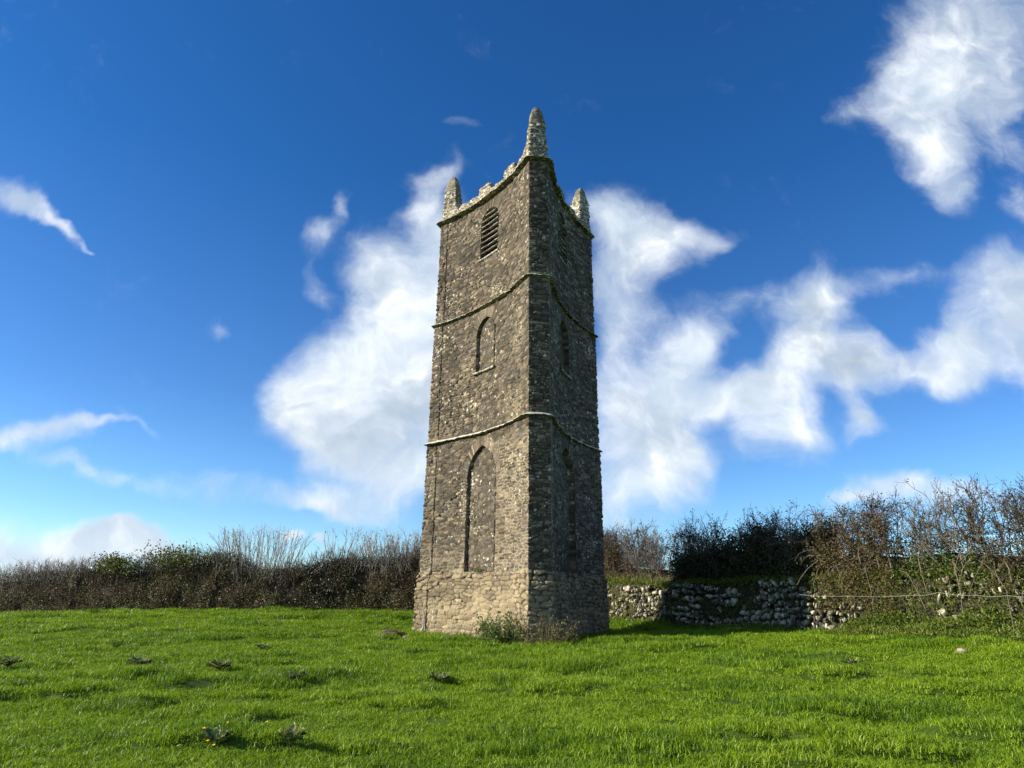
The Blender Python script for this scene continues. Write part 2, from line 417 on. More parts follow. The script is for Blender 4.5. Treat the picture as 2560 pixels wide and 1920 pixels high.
# ------------------------------------------------------------------ ground
CTRL = [(0, 0, 0), (0, 7, 0), (-9, 9, 0), (9, 9, .12), (0.4, 21.2, 0), (-3.4, 26.8, 0.0), (3.9, 27.8, .02), (3.6, 21.3, .12), (7, 21.6, .34), (9.6, 22, .46),
        (6.6, 27.5, .39), (4.7, 30.9, .46), (12.5, 18.8, .62), (15, 14, .62), (20, 8, .6), (-7, 21, -.02), (-13, 18, -.1), (-20, 20, -.3), (0, -6, 0), (-12, -4, 0), (12, -4, .2)]
for px, py, d in ((0, 1537, 42), (250, 1534, 39.5), (520, 1528, 37.2), (800, 1527, 35.2), (1000, 1529, 34)):
    CTRL.append(at(px, py, d))
CTRL += [(-40, 50, -.5), (0, 34, .56), (4, 33, .52), (-36, 30, -.6), (10, 40, .1), (-20, 56, -.6), (25, 30, .3)]
CT = np.array(CTRL, float)


def _U(r2): return np.where(r2 > 1e-9, r2 * np.log(r2 + 1e-12) * 0.5, 0)


_K = _U(((CT[:, None, :2] - CT[None, :, :2]) ** 2).sum(-1)) + np.eye(len(CT)) * 3.0
_Pm = np.c_[np.ones(len(CT)), CT[:, :2]]
_A = np.block([[_K, _Pm], [_Pm.T, np.zeros((3, 3))]])
_w = np.linalg.solve(_A, np.r_[CT[:, 2], 0, 0, 0])


def gz(x, y, bumps=True):
    x = np.atleast_1d(np.asarray(x, float)); y = np.atleast_1d(np.asarray(y, float)); sh = x.shape
    x = x.ravel(); y = y.ravel(); z = np.zeros(len(x))
    cx_ = np.clip(x, -45, 30); cy_ = np.clip(y, -10, 58)
    for i in range(0, len(x), 20000):
        sl = slice(i, i + 20000)
        r2 = (cx_[sl, None] - CT[None, :, 0]) ** 2 + (cy_[sl, None] - CT[None, :, 1]) ** 2
        z[sl] = _U(r2) @ _w[:len(CT)] + _w[-3] + _w[-2] * cx_[sl] + _w[-1] * cy_[sl]
    far = np.maximum(np.maximum(-45 - x, x - 30), np.maximum(-10 - y, y - 58)); far = np.clip(far, 0, None)
    z = z - 6.0 * sst(0, 260, far)
    if bumps:
        amp = sst(70, 45, np.hypot(x, y))
        hum = sst(.50, .78, fbm(x * .75 + 9, y * 1.15, 31, 3))
        z = z + amp * (0.15 * (fbm(x * .30, y * .30, 5, 2) - .5) + 0.12 * hum + 0.05 * (fbm(x * 2.4, y * 2.8, 8, 2) - .5))
    return z.reshape(sh)


def g1(x, y): return float(gz(x, y)[0])


def axis(fine_lo, fine_hi, step, far):
    a = np.arange(fine_lo, fine_hi + step, step)
    o = []; s = step; v = fine_hi
    while v < far: s *= 1.35; v += s; o.append(v)
    o2 = []; s = step; v = fine_lo
    while v > -far: s *= 1.35; v -= s; o2.append(v)
    return np.array(o2[::-1] + list(a) + o)


gx = axis(-36, 24, .16, 6000); gy = axis(4, 48, .16, 6000)
GX, GY = np.meshgrid(gx, gy, indexing='ij')
GZ = gz(GX, GY)
M_field, t, b = material('pasture')
oc = t.new('ShaderNodeTexCoord').outputs['Object']
col = t.ramp(t.noise(oc, 0.9, 6, 0.7), [(0.3, (0.045, 0.085, 0.006)), (0.5, (0.085, 0.15, 0.008)), (0.68, (0.12, 0.19, 0.012))])
fn = t.noise(oc, 35, 4, .7)
col = t.mix(1.0, col, t.vmath('SCALE', (1, 1, 1), scale=t.math('MULTIPLY_ADD', fn, 1.6, 0.2)), 'MULTIPLY')
t.l.new(col, b.inputs['Base Color'])
bp = t.new('ShaderNodeBump'); bp.inputs['Distance'].default_value = 0.08; t.l.new(fn, bp.inputs['Height']); t.l.new(bp.outputs[0], b.inputs['Normal'])
V = np.stack([GX, GY, GZ], -1).reshape(-1, 3)
tag(mesh_obj('ground', V, grid_faces(len(gx), len(gy)), M_field, smooth=True), kind='structure')

# ------------------------------------------------------------------ tower geometry
TC = np.array([0.3744, 25.1488]); TH = 0.1385
R0, TW, SAG = 3.80, 0.36, 0.42
NN = R0 * .5 + TW * math.sin(math.pi / 3); HH = R0 * math.sin(math.pi / 3) - TW * .5      # side distance, half chord


def plan_side(k, t):      # k = -1 left (lit) face, +1 right face, 0 back
    a = TH + {-1: -math.pi / 3, 1: math.pi / 3, 0: math.pi}[k]
    n = np.array([math.sin(a), -math.cos(a)]); d = np.array([math.cos(a), math.sin(a)])
    off = NN - SAG * (1 - (t / HH) ** 2)
    P = n[None] * off[:, None] + d[None] * t[:, None]
    sl = 2 * SAG * t / HH ** 2
    N = n[None] - d[None] * sl[:, None]; N /= np.linalg.norm(N, axis=1, keepdims=True)
    return P, N


def plan_corner(k, t):    # k = 0 near, 1 right, -1 left
    a = TH + k * 2 * math.pi / 3
    n = np.array([math.sin(a), -math.cos(a)]); d = np.array([math.cos(a), math.sin(a)])
    return n[None] * R0 + d[None] * t[:, None], np.repeat(n[None], len(t), 0)


def perimeter(step, hidden=0.4):
    segs = []
    s0 = 0
    order = [('s', -1, step), ('c', 0, step), ('s', 1, step), ('c', 1, hidden), ('s', 0, hidden), ('c', -1, hidden)]
    Ps, Ns, Ss, Ks, Ts = [], [], [], [], []
    for typ, k, st in order:
        H = HH if typ == 's' else TW
        n = max(3, int(2 * H / st) + 1); t = np.linspace(-H, H, n)
        P, N = (plan_side if typ == 's' else plan_corner)(k, t)
        if Ps:      # merge the first column with the previous last one
            m = Ns[-1][-1] + N[0]; m /= np.linalg.norm(m) * (np.linalg.norm(m) / 2) if False else np.linalg.norm(m)
            Ns[-1][-1] = m
            P, N, tt = P[1:], N[1:], t[1:]
        else: tt = t
        Ps.append(P); Ns.append(N); Ss.append(s0 + tt + H); Ks.append(np.full(len(tt), {('s', -1): 0, ('c', 0): 1, ('s', 1): 2}.get((typ, k), 3))); Ts.append(tt)
        s0 += 2 * H
    # last column coincides with the first: drop it
    P = np.concatenate(Ps)[:-1]; N = np.concatenate(Ns)[:-1]; m = N[0] + Ns[-1][-1]; N[0] = m / np.linalg.norm(m)
    return P, N, np.concatenate(Ss)[:-1], np.concatenate(Ks)[:-1], np.concatenate(Ts)[:-1]


def Rz(z):
    return np.interp(z, [-1, 0, 2.06, 2.07, 7.09, 7.10, 12.13, 12.14, 16.95, 20], [3.93, 3.93, 3.93, 3.925, 3.885, 3.84, 3.80, 3.765, 3.71, 3.70])


ROWS = {}


def stones(S, Z, seed, rmin=.065, rmax=.17, lmin=.16, lmax=.42, warp=1.0):
    key = (seed, rmin, rmax)
    if key not in ROWS:
        r = np.random.default_rng(seed); h = r.uniform(rmin, rmax, 600); ROWS[key] = -2 + np.cumsum(h)
    b = ROWS[key]
    Zw = Z + warp * (.10 * (vn(S * .7, Z * .7, seed + 1) - .5) + .05 * (vn(S * 3, Z * 3, seed + 2) - .5) + .025 * (vn(S * 11, Z * 11, seed + 3) - .5))
    Sw = S + warp * (.06 * (vn(S * 4, Z * 5, seed + 4) - .5) + .03 * (vn(S * 12, Z * 12, seed + 5) - .5))
    ri = np.clip(np.searchsorted(b, Zw) - 1, 0, len(b) - 2); z0 = b[ri]; z1 = b[ri + 1]
    one = np.ones_like(ri)
    L = lmin + (lmax - lmin) * _h(ri, one * 3, seed)
    x = (Sw + 50) / L + _h(ri, one * 9, seed) * 7
    c = np.floor(x)
    jl = c + .42 * (_h(c, ri, seed + 11) - .5) * 2; 
    c = np.where(x < jl, c - 1, c)
    j0 = c + .42 * (_h(c, ri, seed + 11) - .5) * 2; j1 = c + 1 + .42 * (_h(c + 1, ri, seed + 11) - .5) * 2
    up = x >= j1; c = np.where(up, c + 1, c)
    j0 = c + .42 * (_h(c, ri, seed + 11) - .5) * 2; j1 = c + 1 + .42 * (_h(c + 1, ri, seed + 11) - .5) * 2
    # tall cells split in two thin stones
    split = (_h(c, ri, seed + 21) > .55) & ((z1 - z0) > .11)
    zm = z0 + (z1 - z0) * (.35 + .3 * _h(c, ri, seed + 22)); hi = Zw > zm
    za = np.where(split & hi, zm, z0); zb = np.where(split & ~hi, zm, z1)
    sub = np.where(split & hi, 1, 0)
    r1 = _h(c * 2 + sub, ri, seed + 31); r2 = _h(c * 2 + sub, ri, seed + 32); r3 = _h(c * 2 + sub, ri, seed + 33)
    dx = np.minimum(x - j0, j1 - x) * L; dz = np.minimum(Zw - za, zb - Zw)
    d = np.minimum(dx, dz) + .012 * (vn(S * 25, Z * 25, seed + 6) - .5)
    mo = 1 - sst(.003, .020, d)
    tilt = (r3 - .5) * .05 * ((x - (j0 + j1) / 2) * L) / .2
    disp = (r1 * .6 + r3 * .4 - .5) * .040 + .012 * sst(0, .05, d) - .022 * mo + tilt * .4 + .010 * (vn(S * 18, Z * 22, seed + 7) - .5)
    return disp, r1, r2, mo


def rubble(S, Z, seed, w=.31, h=.105, ax=1.0, wp=.85):
    u = S / w + wp * (.55 * (vn(S * 1.7, Z * 1.7, seed + 1) - .5) + .30 * (vn(S * 7, Z * 7, seed + 2) - .5) + .12 * (vn(S * 22, Z * 22, seed + 3) - .5))
    v = Z / h + wp * (.9 * (vn(S * .9, Z * .9, seed + 4) - .5) + .40 * (vn(S * 5, Z * 6, seed + 5) - .5) + .16 * (vn(S * 20, Z * 20, seed + 6) - .5))
    iu = np.floor(u); iv = np.floor(v)
    F1 = np.full(S.shape, 9.0); F2 = F1.copy(); I = F1 * 0; J = F1 * 0; CU = F1 * 0
    for dj in (-1, 0, 1):
        j = iv + dj; sh = _h(j, j * 0 + 3, seed)
        for di in (-2, -1, 0, 1):
            i = iu + di
            pu = i + sh + .95 * _h(i, j, seed + 11); pv = j + .5 + .62 * (_h(i, j, seed + 12) - .5)
            wt = .82 + .36 * _h(i, j, seed + 13)
            d = (np.abs((u - pu) * ax) ** 5 + np.abs(v - pv) ** 5) ** .2 * wt
            c = d < F1
            F2 = np.where(c, F1, np.minimum(F2, d)); I = np.where(c, i, I); J = np.where(c, j, J); CU = np.where(c, u - pu, CU); F1 = np.where(c, d, F1)
    e = F2 - F1; r1 = _h(I, J, seed + 31); r2 = _h(I, J, seed + 32); r3 = _h(I, J, seed + 33)
    mo = 1 - sst(.03, .20, e)
    deep = sst(.45, .75, fbm(S * .9 + 5, Z * .9, seed + 60, 3))
    disp = (r3 - .5) * .038 + .008 * sst(0, .4, e) - (.014 + .030 * deep) * mo + (r2 - .5) * .05 * CU + .012 * (vn(S * 18, Z * 22, seed + 7) - .5)
    return disp, r1, r2, mo


def arch_hw(z, a, z0, zs, za):
    Rr = (a * a + (za - zs) ** 2) / (2 * a)
    h = np.where(z < zs, a, np.sqrt(np.clip(Rr ** 2 - (z - zs) ** 2, 0, None)) - (Rr - a))
    return np.where((z < z0) | (z > za), -1, h)


# window openings: side k, centre t, half width, sill z, spring z, apex z, kind
WIN = []
for k, dt in ((-1, 0.04), (1, -0.15)):
    WIN.append((k, dt, .84, 2.20, 5.45, 6.62, 'low'))
    WIN.append((k, dt, .57, 9.50, 11.0, 11.66, 'mid'))
    WIN.append((k, dt + .04, .58, 14.30, 15.85, 16.42, 'louvre'))
SIDEK = {0: -1, 2: 1}

tower = thing('stone_tower', 'tall three-sided rubble stone folly tower with pinnacles standing in the grass field', 'tower', (TC[0], TC[1], 0))


def skin(name, zlo, zhi, seed, mat, step=.026, Rf=Rz, sfun=None, region=None, cut=True):
    P, N, S, K, T = perimeter(step)
    z = np.arange(zlo, zhi + 1e-6, step) if step < .2 else np.linspace(zlo, zhi, 3)
    nz = len(z); n = len(S)
    SS, ZZ = np.meshgrid(S, z, indexing='ij'); KK = np.repeat(K[:, None], nz, 1); TT = np.repeat(T[:, None], nz, 1)
    disp, r1, r2, mo = (sfun or rubble)(SS, ZZ, seed)
    # voussoirs: thin stones on edge, fanned round each arch head
    for (k, tc_, a, z0, zs, za, kind) in WIN:
        m = (KK == (0 if k < 0 else 2))
        tt = TT - tc_; zz = ZZ - (zs - .15); rad = np.hypot(tt, zz)
        hw = arch_hw(ZZ, a, z0, zs, za)
        hr = arch_hw(zs + np.maximum(ZZ - zs, 0) * (za - zs) / (za - zs + .34), a + .30, z0, zs, za)
        ring = m & (np.abs(tt) < hr) & (ZZ > zs) & (np.abs(tt) >= hw - .05)
        an = np.arctan2(tt, zz) * 11 + .25 * vn(rad * 9, TT * 5, seed + 40)
        c = np.floor(an); f = np.abs(an - c - .5)
        v1 = _h(c, c * 0 + 5, seed + k + int(z0 * 10)); v2 = _h(c, c * 0 + 6, seed + k + int(z0 * 10))
        dv = (v1 - .5) * .035 - .02 * sst(.38, .5, f) + .01 * (vn(TT * 20, ZZ * 20, 3) - .5)
        disp = np.where(ring, dv, disp); r1 = np.where(ring, v1, r1); r2 = np.where(ring, v2, r2); mo = np.where(ring, sst(.36, .48, f), mo)
    # straight joints where the corner piers meet the curved walls
    for kk, tg, z_lim in ((0, -2.58, 99), (2, 2.78, 99)):
        tg2 = tg - .03 * (ZZ - 8) * (1 if tg < 0 else -1) * .35
        gr = (KK == kk) & (np.abs(TT - tg2 - .015 * (vn(ZZ * 6, ZZ * 0, 77) - .5)) < .022)
        disp = np.where(gr, -.085, disp); mo = np.where(gr, 0, mo); r2 = np.where(gr, 0, r2); r1 = np.where(gr, .05, r1)
    disp = disp + .05 * (fbm(SS * .5, ZZ * .35, 91, 2) - .5)
    edge = np.zeros_like(SS)
    reg = region(KK, TT, ZZ) if region else np.zeros_like(SS)
    sc_ = Rf(ZZ) / R0
    X = P[:, 0:1] * sc_ + N[:, 0:1] * disp; Y = P[:, 1:2] * sc_ + N[:, 1:2] * disp
    V = np.stack([X, Y, ZZ], -1).reshape(-1, 3)
    F = grid_faces(n, nz, close=True)
    if cut:
        fc_t = (TT.ravel()[F[:, 0]] + TT.ravel()[F[:, 1]]) / 2; fc_z = (ZZ.ravel()[F[:, 0]] + ZZ.ravel()[F[:, 3]]) / 2
        fk = KK.ravel()[F[:, 1]]
        keep = np.ones(len(F), bool)
        for (k, tc_, a, z0, zs, za, kind) in WIN:
            hw = arch_hw(fc_z, a, z0, zs, za)
            keep &= ~((fk == (0 if k < 0 else 2)) & (np.abs(fc_t - tc_) < hw))
        F = F[keep]
    att = np.stack([r1, r2, mo, reg], -1).reshape(-1, 4)
    return mesh_obj(name, V, F, mat, tower, {'stone': att})


def region1(K, T, Z):      # pale repointing in the lowest storey, strongest towards the near corner
    b = np.where(K == 0, sst(-3.2, 2.2, T), 0.0)
    b = np.maximum(b, np.where(K == 0, .55 * sst(-1.6, -3.0, T), 0))
    r = b * sst(7.6, 5.6, Z) * (.35 + .65 * sst(.35, .62, fbm(T * .8 + 3, Z * .6, 12, 3))) + sst(4.2, 2.2, Z) * .45 * (K == 0)
    pl = np.where(K == 2, sst(-2.45, -2.65, T + .15 * (vn(Z * 2, Z * 0, 5) - .5)), 0) * .85     # rendered strip beside the corner
    return np.clip(np.maximum(r, pl), 0, 1)


def region2(K, T, Z):
    return np.clip(.55 * sst(.45, .7, fbm(T * .9, Z * .7, 22, 3)) * (K == 0) + np.where(K == 2, sst(-2.5, -2.7, T), 0) * .6, 0, 1)


skin('storey', 2.06, 7.10, 101, M_wall, region=region1)
skin('storey', 7.10, 12.14, 103, M_wall, region=region2)
skin('storey', 12.14, 16.97, 105, M_wall, region=lambda K, T, Z: .3 * sst(.5, .75, fbm(T * .8, Z * .7, 25, 3)) * (K == 0))

# plinth with a sloping weathered top
def RzP(z): return np.interp(z, [-1, 0, 1.84, 2.06, 2.22], [4.12, 4.105, 4.06, 3.98, 3.90])
def stonesP(S, Z, seed):
    d, r1, r2, mo = rubble(S, Z, seed, .35, .145)
    lip = sst(1.74, 1.84, Z)
    d = d * (1 + .5 * lip)
    return d * 1.25, r1, r2, mo
def regionP(K, T, Z): return np.clip(sst(1.9, 1.1, Z) * sst(.40, .62, fbm(T * 1.1, Z * 1.3, 41, 3)) * .9 * (K == 0) * sst(-2.75, -2.6, T) + .05, 0, 1)
pl = skin('plinth', -.45, 2.22, 107, M_plinth, Rf=RzP, sfun=stonesP, region=regionP, cut=False)


# string courses
def course(name, zc, proj, th, seed, mat, lift=0.0):
    P, N, S, K, T = perimeter(.035, .4)
    prof = [(-.10, .5 * th + .10), (.03, .5 * th + .02), (proj, -.12 * th), (proj + .01, -.40 * th), (proj - .03, -.45 * th), (.02, -.5 * th), (-.10, -.5 * th)]
    n = len(S); m = len(prof)
    V = np.zeros((n, m, 3)); sR = Rz(zc) / R0
    cell = np.floor(S / .42 + .3 * vn(S * 3, S * 0, seed)); h1 = _h(cell, cell * 0 + 1, seed); h2 = _h(cell, cell * 0 + 2, seed)
    for j, (o, dz) in enumerate(prof):
        nz_ = .035 * (vn(S * 6, S * 0 + j * .7, seed) - .5) + .045 * (h1 - .5) + .03 * (vn(S * 20, S * 0 + j * 3.1, seed + 1) - .5)
        oo = o + (nz_ + .03 * (h2 - .5) + .014 * (vn(S * 23, S * 0 + j, seed + 2) - .5)) * (o > .05)
        zz = zc + dz + (.018 * (h2 - .5) + .022 * (vn(S * 9, S * 0 + j * .3, seed + 3) - .5)) + .03 * (vn(S * .6, S * 0, seed + 9) - .5)
        V[:, j, 0] = P[:, 0] * sR + N[:, 0] * oo; V[:, j, 1] = P[:, 1] * sR + N[:, 1] * oo; V[:, j, 2] = zz
    a = np.stack([np.repeat(h1[:, None], m, 1), np.repeat(h2[:, None], m, 1), np.zeros((n, m)), np.zeros((n, m))], -1).reshape(-1, 4)
    return mesh_obj(name, V.reshape(-1, 3), grid_faces(n, m, close=True, flip=True), mat, tower, {'stone': a})


course('string_course', 7.10, .15, .075, 201, M_string)
course('string_course', 12.14, .15, .075, 202, M_string)
course('cornice', 16.97, .19, .12, 203, M_string)

# roof deck inside the parapet (keeps the inside dark)
P, N, S, K, T = perimeter(.3, .4)
Vr = np.c_[P * .985 * 3.71 / R0, np.full(len(P), 16.98)]; Vr = np.r_[Vr, [[0, 0, 17.02]]]
mesh_obj('roof_deck', Vr, np.array([[i, (i + 1) % len(P), len(P)] for i in range(len(P))]), M_earth, tower, {'stone': np.zeros((len(Vr), 4))})

# parapet: ragged low wall with the worn remains of merlons
P, N, S, K, T = perimeter(.035, .12)
par_h = .42 + .14 * (fbm(S * 1.3, S * 0, 301, 3) - .5) + .07 * (_h(np.floor(S / .28), S * 0 + 4, 9) - .5)
def merlon(kk, a, b, h): 
    m = (K == kk) & (T > a) & (T < b)
    return np.where(m, h * (.75 + .25 * np.clip((T - a) / (b - a), 0, 1)), 0)
par_h = par_h + merlon(0, -.85, -.15, .32) + merlon(0, .92, 1.62, .32) + merlon(0, 2.15, 2.5, .10) + merlon(2, -.35, .45, .36) + merlon(2, 1.2, 1.7, .12) + merlon(3, -1.2, -.6, .4) + merlon(3, .5, 1.1, .4)
rows = 14; n = len(S); zz = np.linspace(0, 1, rows)
SS = np.repeat(S[:, None], rows, 1); HHg = par_h[:, None] * zz[None]
disp, r1, r2, mo = stones(SS, HHg * 1.0, 303, .10, .2, .2, .45)
Vo = np.zeros((n, rows + 3, 3)); sR = 3.70 / R0
for j in range(rows):
    o = -.02 + disp[:, j] * 1.4 - .05 * zz[j]
    Vo[:, j] = np.c_[P * sR + N * o[:, None], 17.03 + HHg[:, j]]
for q, (o, dz) in enumerate(((-.16, .045), (-.30, -.01), (-.34, None))):
    zt = 17.03 + par_h + (dz if dz is not None else 0) + .02 * (vn(S * 9, S * 0 + q, 5) - .5)
    if dz is None: zt = np.full(n, 16.99)
    Vo[:, rows + q] = np.c_[P * sR + N * o, zt]
pad = lambda a: np.concatenate([a, a[:, -1:], a[:, -1:], a[:, -1:]], 1)
att = np.stack([pad(r1), pad(r2), pad(mo), pad(mo) * 0 + .7], -1).reshape(-1, 4)
mesh_obj('parapet', Vo.reshape(-1, 3), grid_faces(n, rows + 3, close=True), M_top, tower, {'stone': att})


# pinnacles: lofted, flared at the foot and tapering to a blunt stone cap
def pinnacle(k, seed, lean=(0, 0), hs=1.0):
    a = TH + k * 2 * math.pi / 3
    nrm = np.array([math.sin(a), -math.cos(a)]); tan = np.array([math.cos(a), math.sin(a)])

    def loft(name, z0, z1, step, sect, mat, parent, s_seed, amp, cap):
        zs = np.arange(z0, z1 + 1e-6, step); ring = 44
        V = np.zeros((ring, len(zs), 3)); A = np.zeros((ring, len(zs), 4))
        for j, z in enumerate(zs):
            fr, hf, bk, hb, rnd = sect(z)
            poly = np.array([(-hf, fr), (hf, fr), (hb, bk), (-hb, bk)])
            pts = []
            per = np.linalg.norm(np.roll(poly, -1, 0) - poly, axis=1)
            for e in range(4):
                u = np.linspace(0, 1, ring // 4, endpoint=False)[:, None]
                pts.append(poly[e] * (1 - u) + poly[(e + 1) % 4] * u)
            pts = np.concatenate(pts); c = poly.mean(0)
            rad = np.linalg.norm(pts - c, axis=1, keepdims=True); av = rad.mean()
            pts = c + (pts - c) * ((1 - rnd) + rnd * av / rad)
            S = np.arange(ring) * (per.sum() / ring)
            d, r1, r2, mo = stones(S + seed, S * 0 + z, s_seed, .10, .2, .2, .4)
            dirn = (pts - c) / np.linalg.norm(pts - c, axis=1, keepdims=True)
            lump = .10 * (fbm(S * 2.2 + seed * 3, S * 0 + z * 2.2, seed, 3) - .5)
            pts = pts + dirn * (d * amp + lump)[:, None]
            L = (z - 17) / 2.5
            w_ = nrm[None] * (pts[:, 1:2]) + tan[None] * (pts[:, 0:1]) + np.array(lean)[None] * L
            V[:, j] = np.c_[w_, np.full(ring, z)]
            A[:, j] = np.stack([r1, r2, mo, mo * 0 + .4], -1)
        nV = V.reshape(-1, 3); F = [grid_faces(ring, len(zs), close=True, flip=True)]
        if cap:
            top = V[:, -1].mean(0) + [0, 0, .03]
            nV = np.r_[nV, [top]]; A2 = np.r_[A.reshape(-1, 4), A[:1, -1]]
            i = np.arange(ring); F.append(np.stack([((i + 1) % ring) * len(zs) + len(zs) - 1, i * len(zs) + len(zs) - 1, np.full(ring, len(nV) - 1)], -1))
        else: A2 = A.reshape(-1, 4)
        return mesh_obj(name, nV, F, mat, parent, {'stone': A2}, smooth=cap)

    zsh = 18.62 * 1.0
    def body(z):
        u = np.interp(z, [17.0, 17.25, 17.7, 18.2, zsh], [0, .22, .52, .78, 1])
        front = 3.70 - .05 * u - .02
        fl = np.interp(z, [17.0, 17.25, 17.6, 18.0, zsh], [0, .42, .74, .9, 1])
        depth = 1.25 * (1 - fl) + .56 * fl
        hf = .35 * (1 - u) + .30 * u; hb = .90 * (1 - fl) + .29 * fl
        return front, hf, front - depth, hb, .04
    top = 19.50 * 1.0
    def cap_(z):
        u = (z - zsh) / (top - zsh)
        g = .295 * (1 - .42 * u) * math.sqrt(max(0, 1 - u ** 5)) + .004
        front = 0
        g2 = g
        mid = 3.36
        return mid + g2 * .92, g, mid - g2 * .92, g, .25 + .5 * u
    p = loft('pinnacle', 17.0, zsh, .035, body, M_top, tower, 400 + seed, 1.6, False)
    loft('cap_stone', zsh - .02, top, .04, cap_, M_granite, p, 420 + seed, .35, True)


pinnacle(0, 1, (-.03, 0)); pinnacle(1, 5, (.03, 0)); pinnacle(-1, 9, (.0, .0))


# window recesses
def face_pt(k, t, z, off):
    t = np.asarray(t, float); P, N = plan_side(k, t)
    return np.c_[P * (Rz(z) / R0)[:, None] + N * np.asarray(off)[:, None], z]


def reveal(S_, k, tc_, a, z0, zs, za, depth):
    """stone reveal round an arched opening"""
    zl = np.arange(z0, za, .045)
    out = [(tc_ - a, z0)] if False else []
    left = [(-float(arch_hw(np.array(z), a, z0, zs, za)), z) for z in zl]
    left.append((0, za)); right = [(-x, z) for x, z in left[-2::-1]]
    o = np.array(left + right); o = np.r_[o, [[a * .5, z0], [0, z0], [-a * .5, z0], [-a, z0]]]
    return o


def window(k, tc_, a, z0, zs, za, kind, seed):
    depth = {'low': .11, 'mid': .11, 'louvre': .34}[kind] + (.09 if k > 0 else 0)
    o = reveal(None, k, tc_, a, z0, zs, za, depth); n = len(o)
    offs = np.array([.0, -.35, -.7, -1.0]) * depth
    V = np.zeros((n, 4, 3))
    for j, of in enumerate(offs):
        jit = .022 * (vn(np.arange(n) * .8, np.arange(n) * 0 + j * 1.3, seed) - .5)
        oo = o * 1.0; oo[:, 0] *= (1 + .02 - .015 * j); 
        V[:, j] = face_pt(k, tc_ + oo[:, 0] + jit, oo[:, 1], np.full(n, of + (.012 if j == 0 else 0)))
    rr = _h(np.floor(np.arange(n) / 3), np.zeros(n), seed)
    A = np.stack([np.repeat(rr[:, None], 4, 1)] * 2 + [np.zeros((n, 4))] * 2, -1).reshape(-1, 4)
    Vs = [V.reshape(-1, 3)]; Fs = [grid_faces(n, 4)]; As = [A]
    if kind != 'louvre':
        z = np.arange(z0 - .02, za - .01, .03); u = np.linspace(-1, 1, int(2 * a / .03))
        U, Z = np.meshgrid(u, z, indexing='ij'); hw = np.maximum(arch_hw(np.clip(Z, z0 + .001, za), a, z0, zs, za), 0) + .02
        T = tc_ + U * hw
        d, r1, r2, mo = rubble(T + 20 * (k + 2), Z, seed + 50, .2, .11)
        pts = face_pt(k, T.ravel(), Z.ravel(), (-depth + d * .8).ravel())
        Fs.append(grid_faces(len(u), len(z), off=len(Vs[0]))); Vs.append(pts)
        As.append(np.stack([r1 * .75, r2 * .8, mo * .5, np.full_like(r1, .15)], -1).reshape(-1, 4))
    nm = 'louvred_window' if kind == 'louvre' else 'blind_window'
    w = mesh_obj(nm, np.concatenate(Vs), np.concatenate(Fs), M_wall, tower, {'stone': np.concatenate(As)})
    lab = {'low': 'tall blocked arch in the lowest storey', 'mid': 'blocked arched window with a slate sill in the middle storey', 'louvre': 'arched belfry opening with slate louvres at the top'}[kind]
    w['label'] = lab + (' on the sunlit face' if k < 0 else ' on the shaded face')
    if kind == 'louvre':
        ns = 9
        for i in range(ns):
            zc = z0 + .10 + i * (za - z0 - .22) / (ns - 1)
            hw = max(.12, float(arch_hw(np.array(min(zc + .02, za - .06)), a, z0, zs, za)) + .02)
            tt = np.linspace(-hw, hw, 9); S = Soup()
            V = []
            for (of, dz) in ((-.01, -.07), (-.01, -.035), (-.30, .115), (-.30, .08)):
                jz = .018 * (vn(tt * 6 + i, tt * 0 + dz * 20, seed + i) - .5) + (.03 * (_h(np.array(i), np.array(seed), 3) - .5)) * tt
                V.append(face_pt(k, tc_ + tt, zc + dz + jz, np.full(9, of) + .02 * (vn(tt * 5, tt * 0 + i, 4) - .5)))
            V = np.stack(V, 0)
            q = grid_faces(4, 9, close=True)
            mesh_obj('louvre_slat', V.reshape(-1, 3), q, M_louvre, w)
        # near-black sheet added behind the slats for the dark inside; stops see-through light
        z = np.array([z0 - .05, za + .05]); 
        b4 = np.r_[face_pt(k, np.array([tc_ - a - .1, tc_ + a + .1]), np.full(2, z0 - .1), np.full(2, -.42)), face_pt(k, np.array([tc_ + a + .1, tc_ - a - .1]), np.full(2, za + .1), np.full(2, -.42))]
        mesh_obj('dark_interior_sheet', b4, np.array([[0, 1, 2, 3]]), M_dark, w)
    if kind != 'low':
        # projecting slate sill
        tt = np.linspace(-a - .12, a + .08, 14); V = []
        for (of, dz) in ((-.12, .02), (.09, .0), (.10, -.06), (-.05, -.075)):
            V.append(face_pt(k, tc_ + tt, z0 + dz + .015 * (vn(tt * 5, tt * 0 + dz * 9, seed) - .5), np.full(14, of if kind == 'mid' else of * .5) + .02 * (vn(tt * 7, tt * 0, seed + 5) - .5)))
        V = np.stack(V, 0)
        mesh_obj('sill', V.reshape(-1, 3), grid_faces(4, 14, close=True), M_string, w, {'stone': np.full((56, 4), .5)})


for i, wn_ in enumerate(WIN): window(*wn_, seed=500 + i)


def tower_pt(k, t, z, off):
    """world point on the plinth face"""
    P, N = plan_side(k, np.array([t])); s = float(RzP(z)) / R0 if z < 2.2 else float(Rz(z)) / R0
    q = P[0] * s + N[0] * off + TC
    return np.array([q[0], q[1], z])


#@@PART2
# ------------------------------------------------------------------ grass
def inside_tower(x, y, m=.1):
    dx = np.asarray(x) - TC[0]; dy = np.asarray(y) - TC[1]; r = np.ones(np.shape(dx), bool)
    for k in (-1, 1, 0):
        a = TH + {-1: -math.pi / 3, 1: math.pi / 3, 0: math.pi}[k]
        n = dx * math.sin(a) - dy * math.cos(a); t = dx * math.cos(a) + dy * math.sin(a)
        r &= n < (NN - SAG * (1 - np.clip(t / HH, -1, 1) ** 2)) * 4.1 / R0 + m
    return r


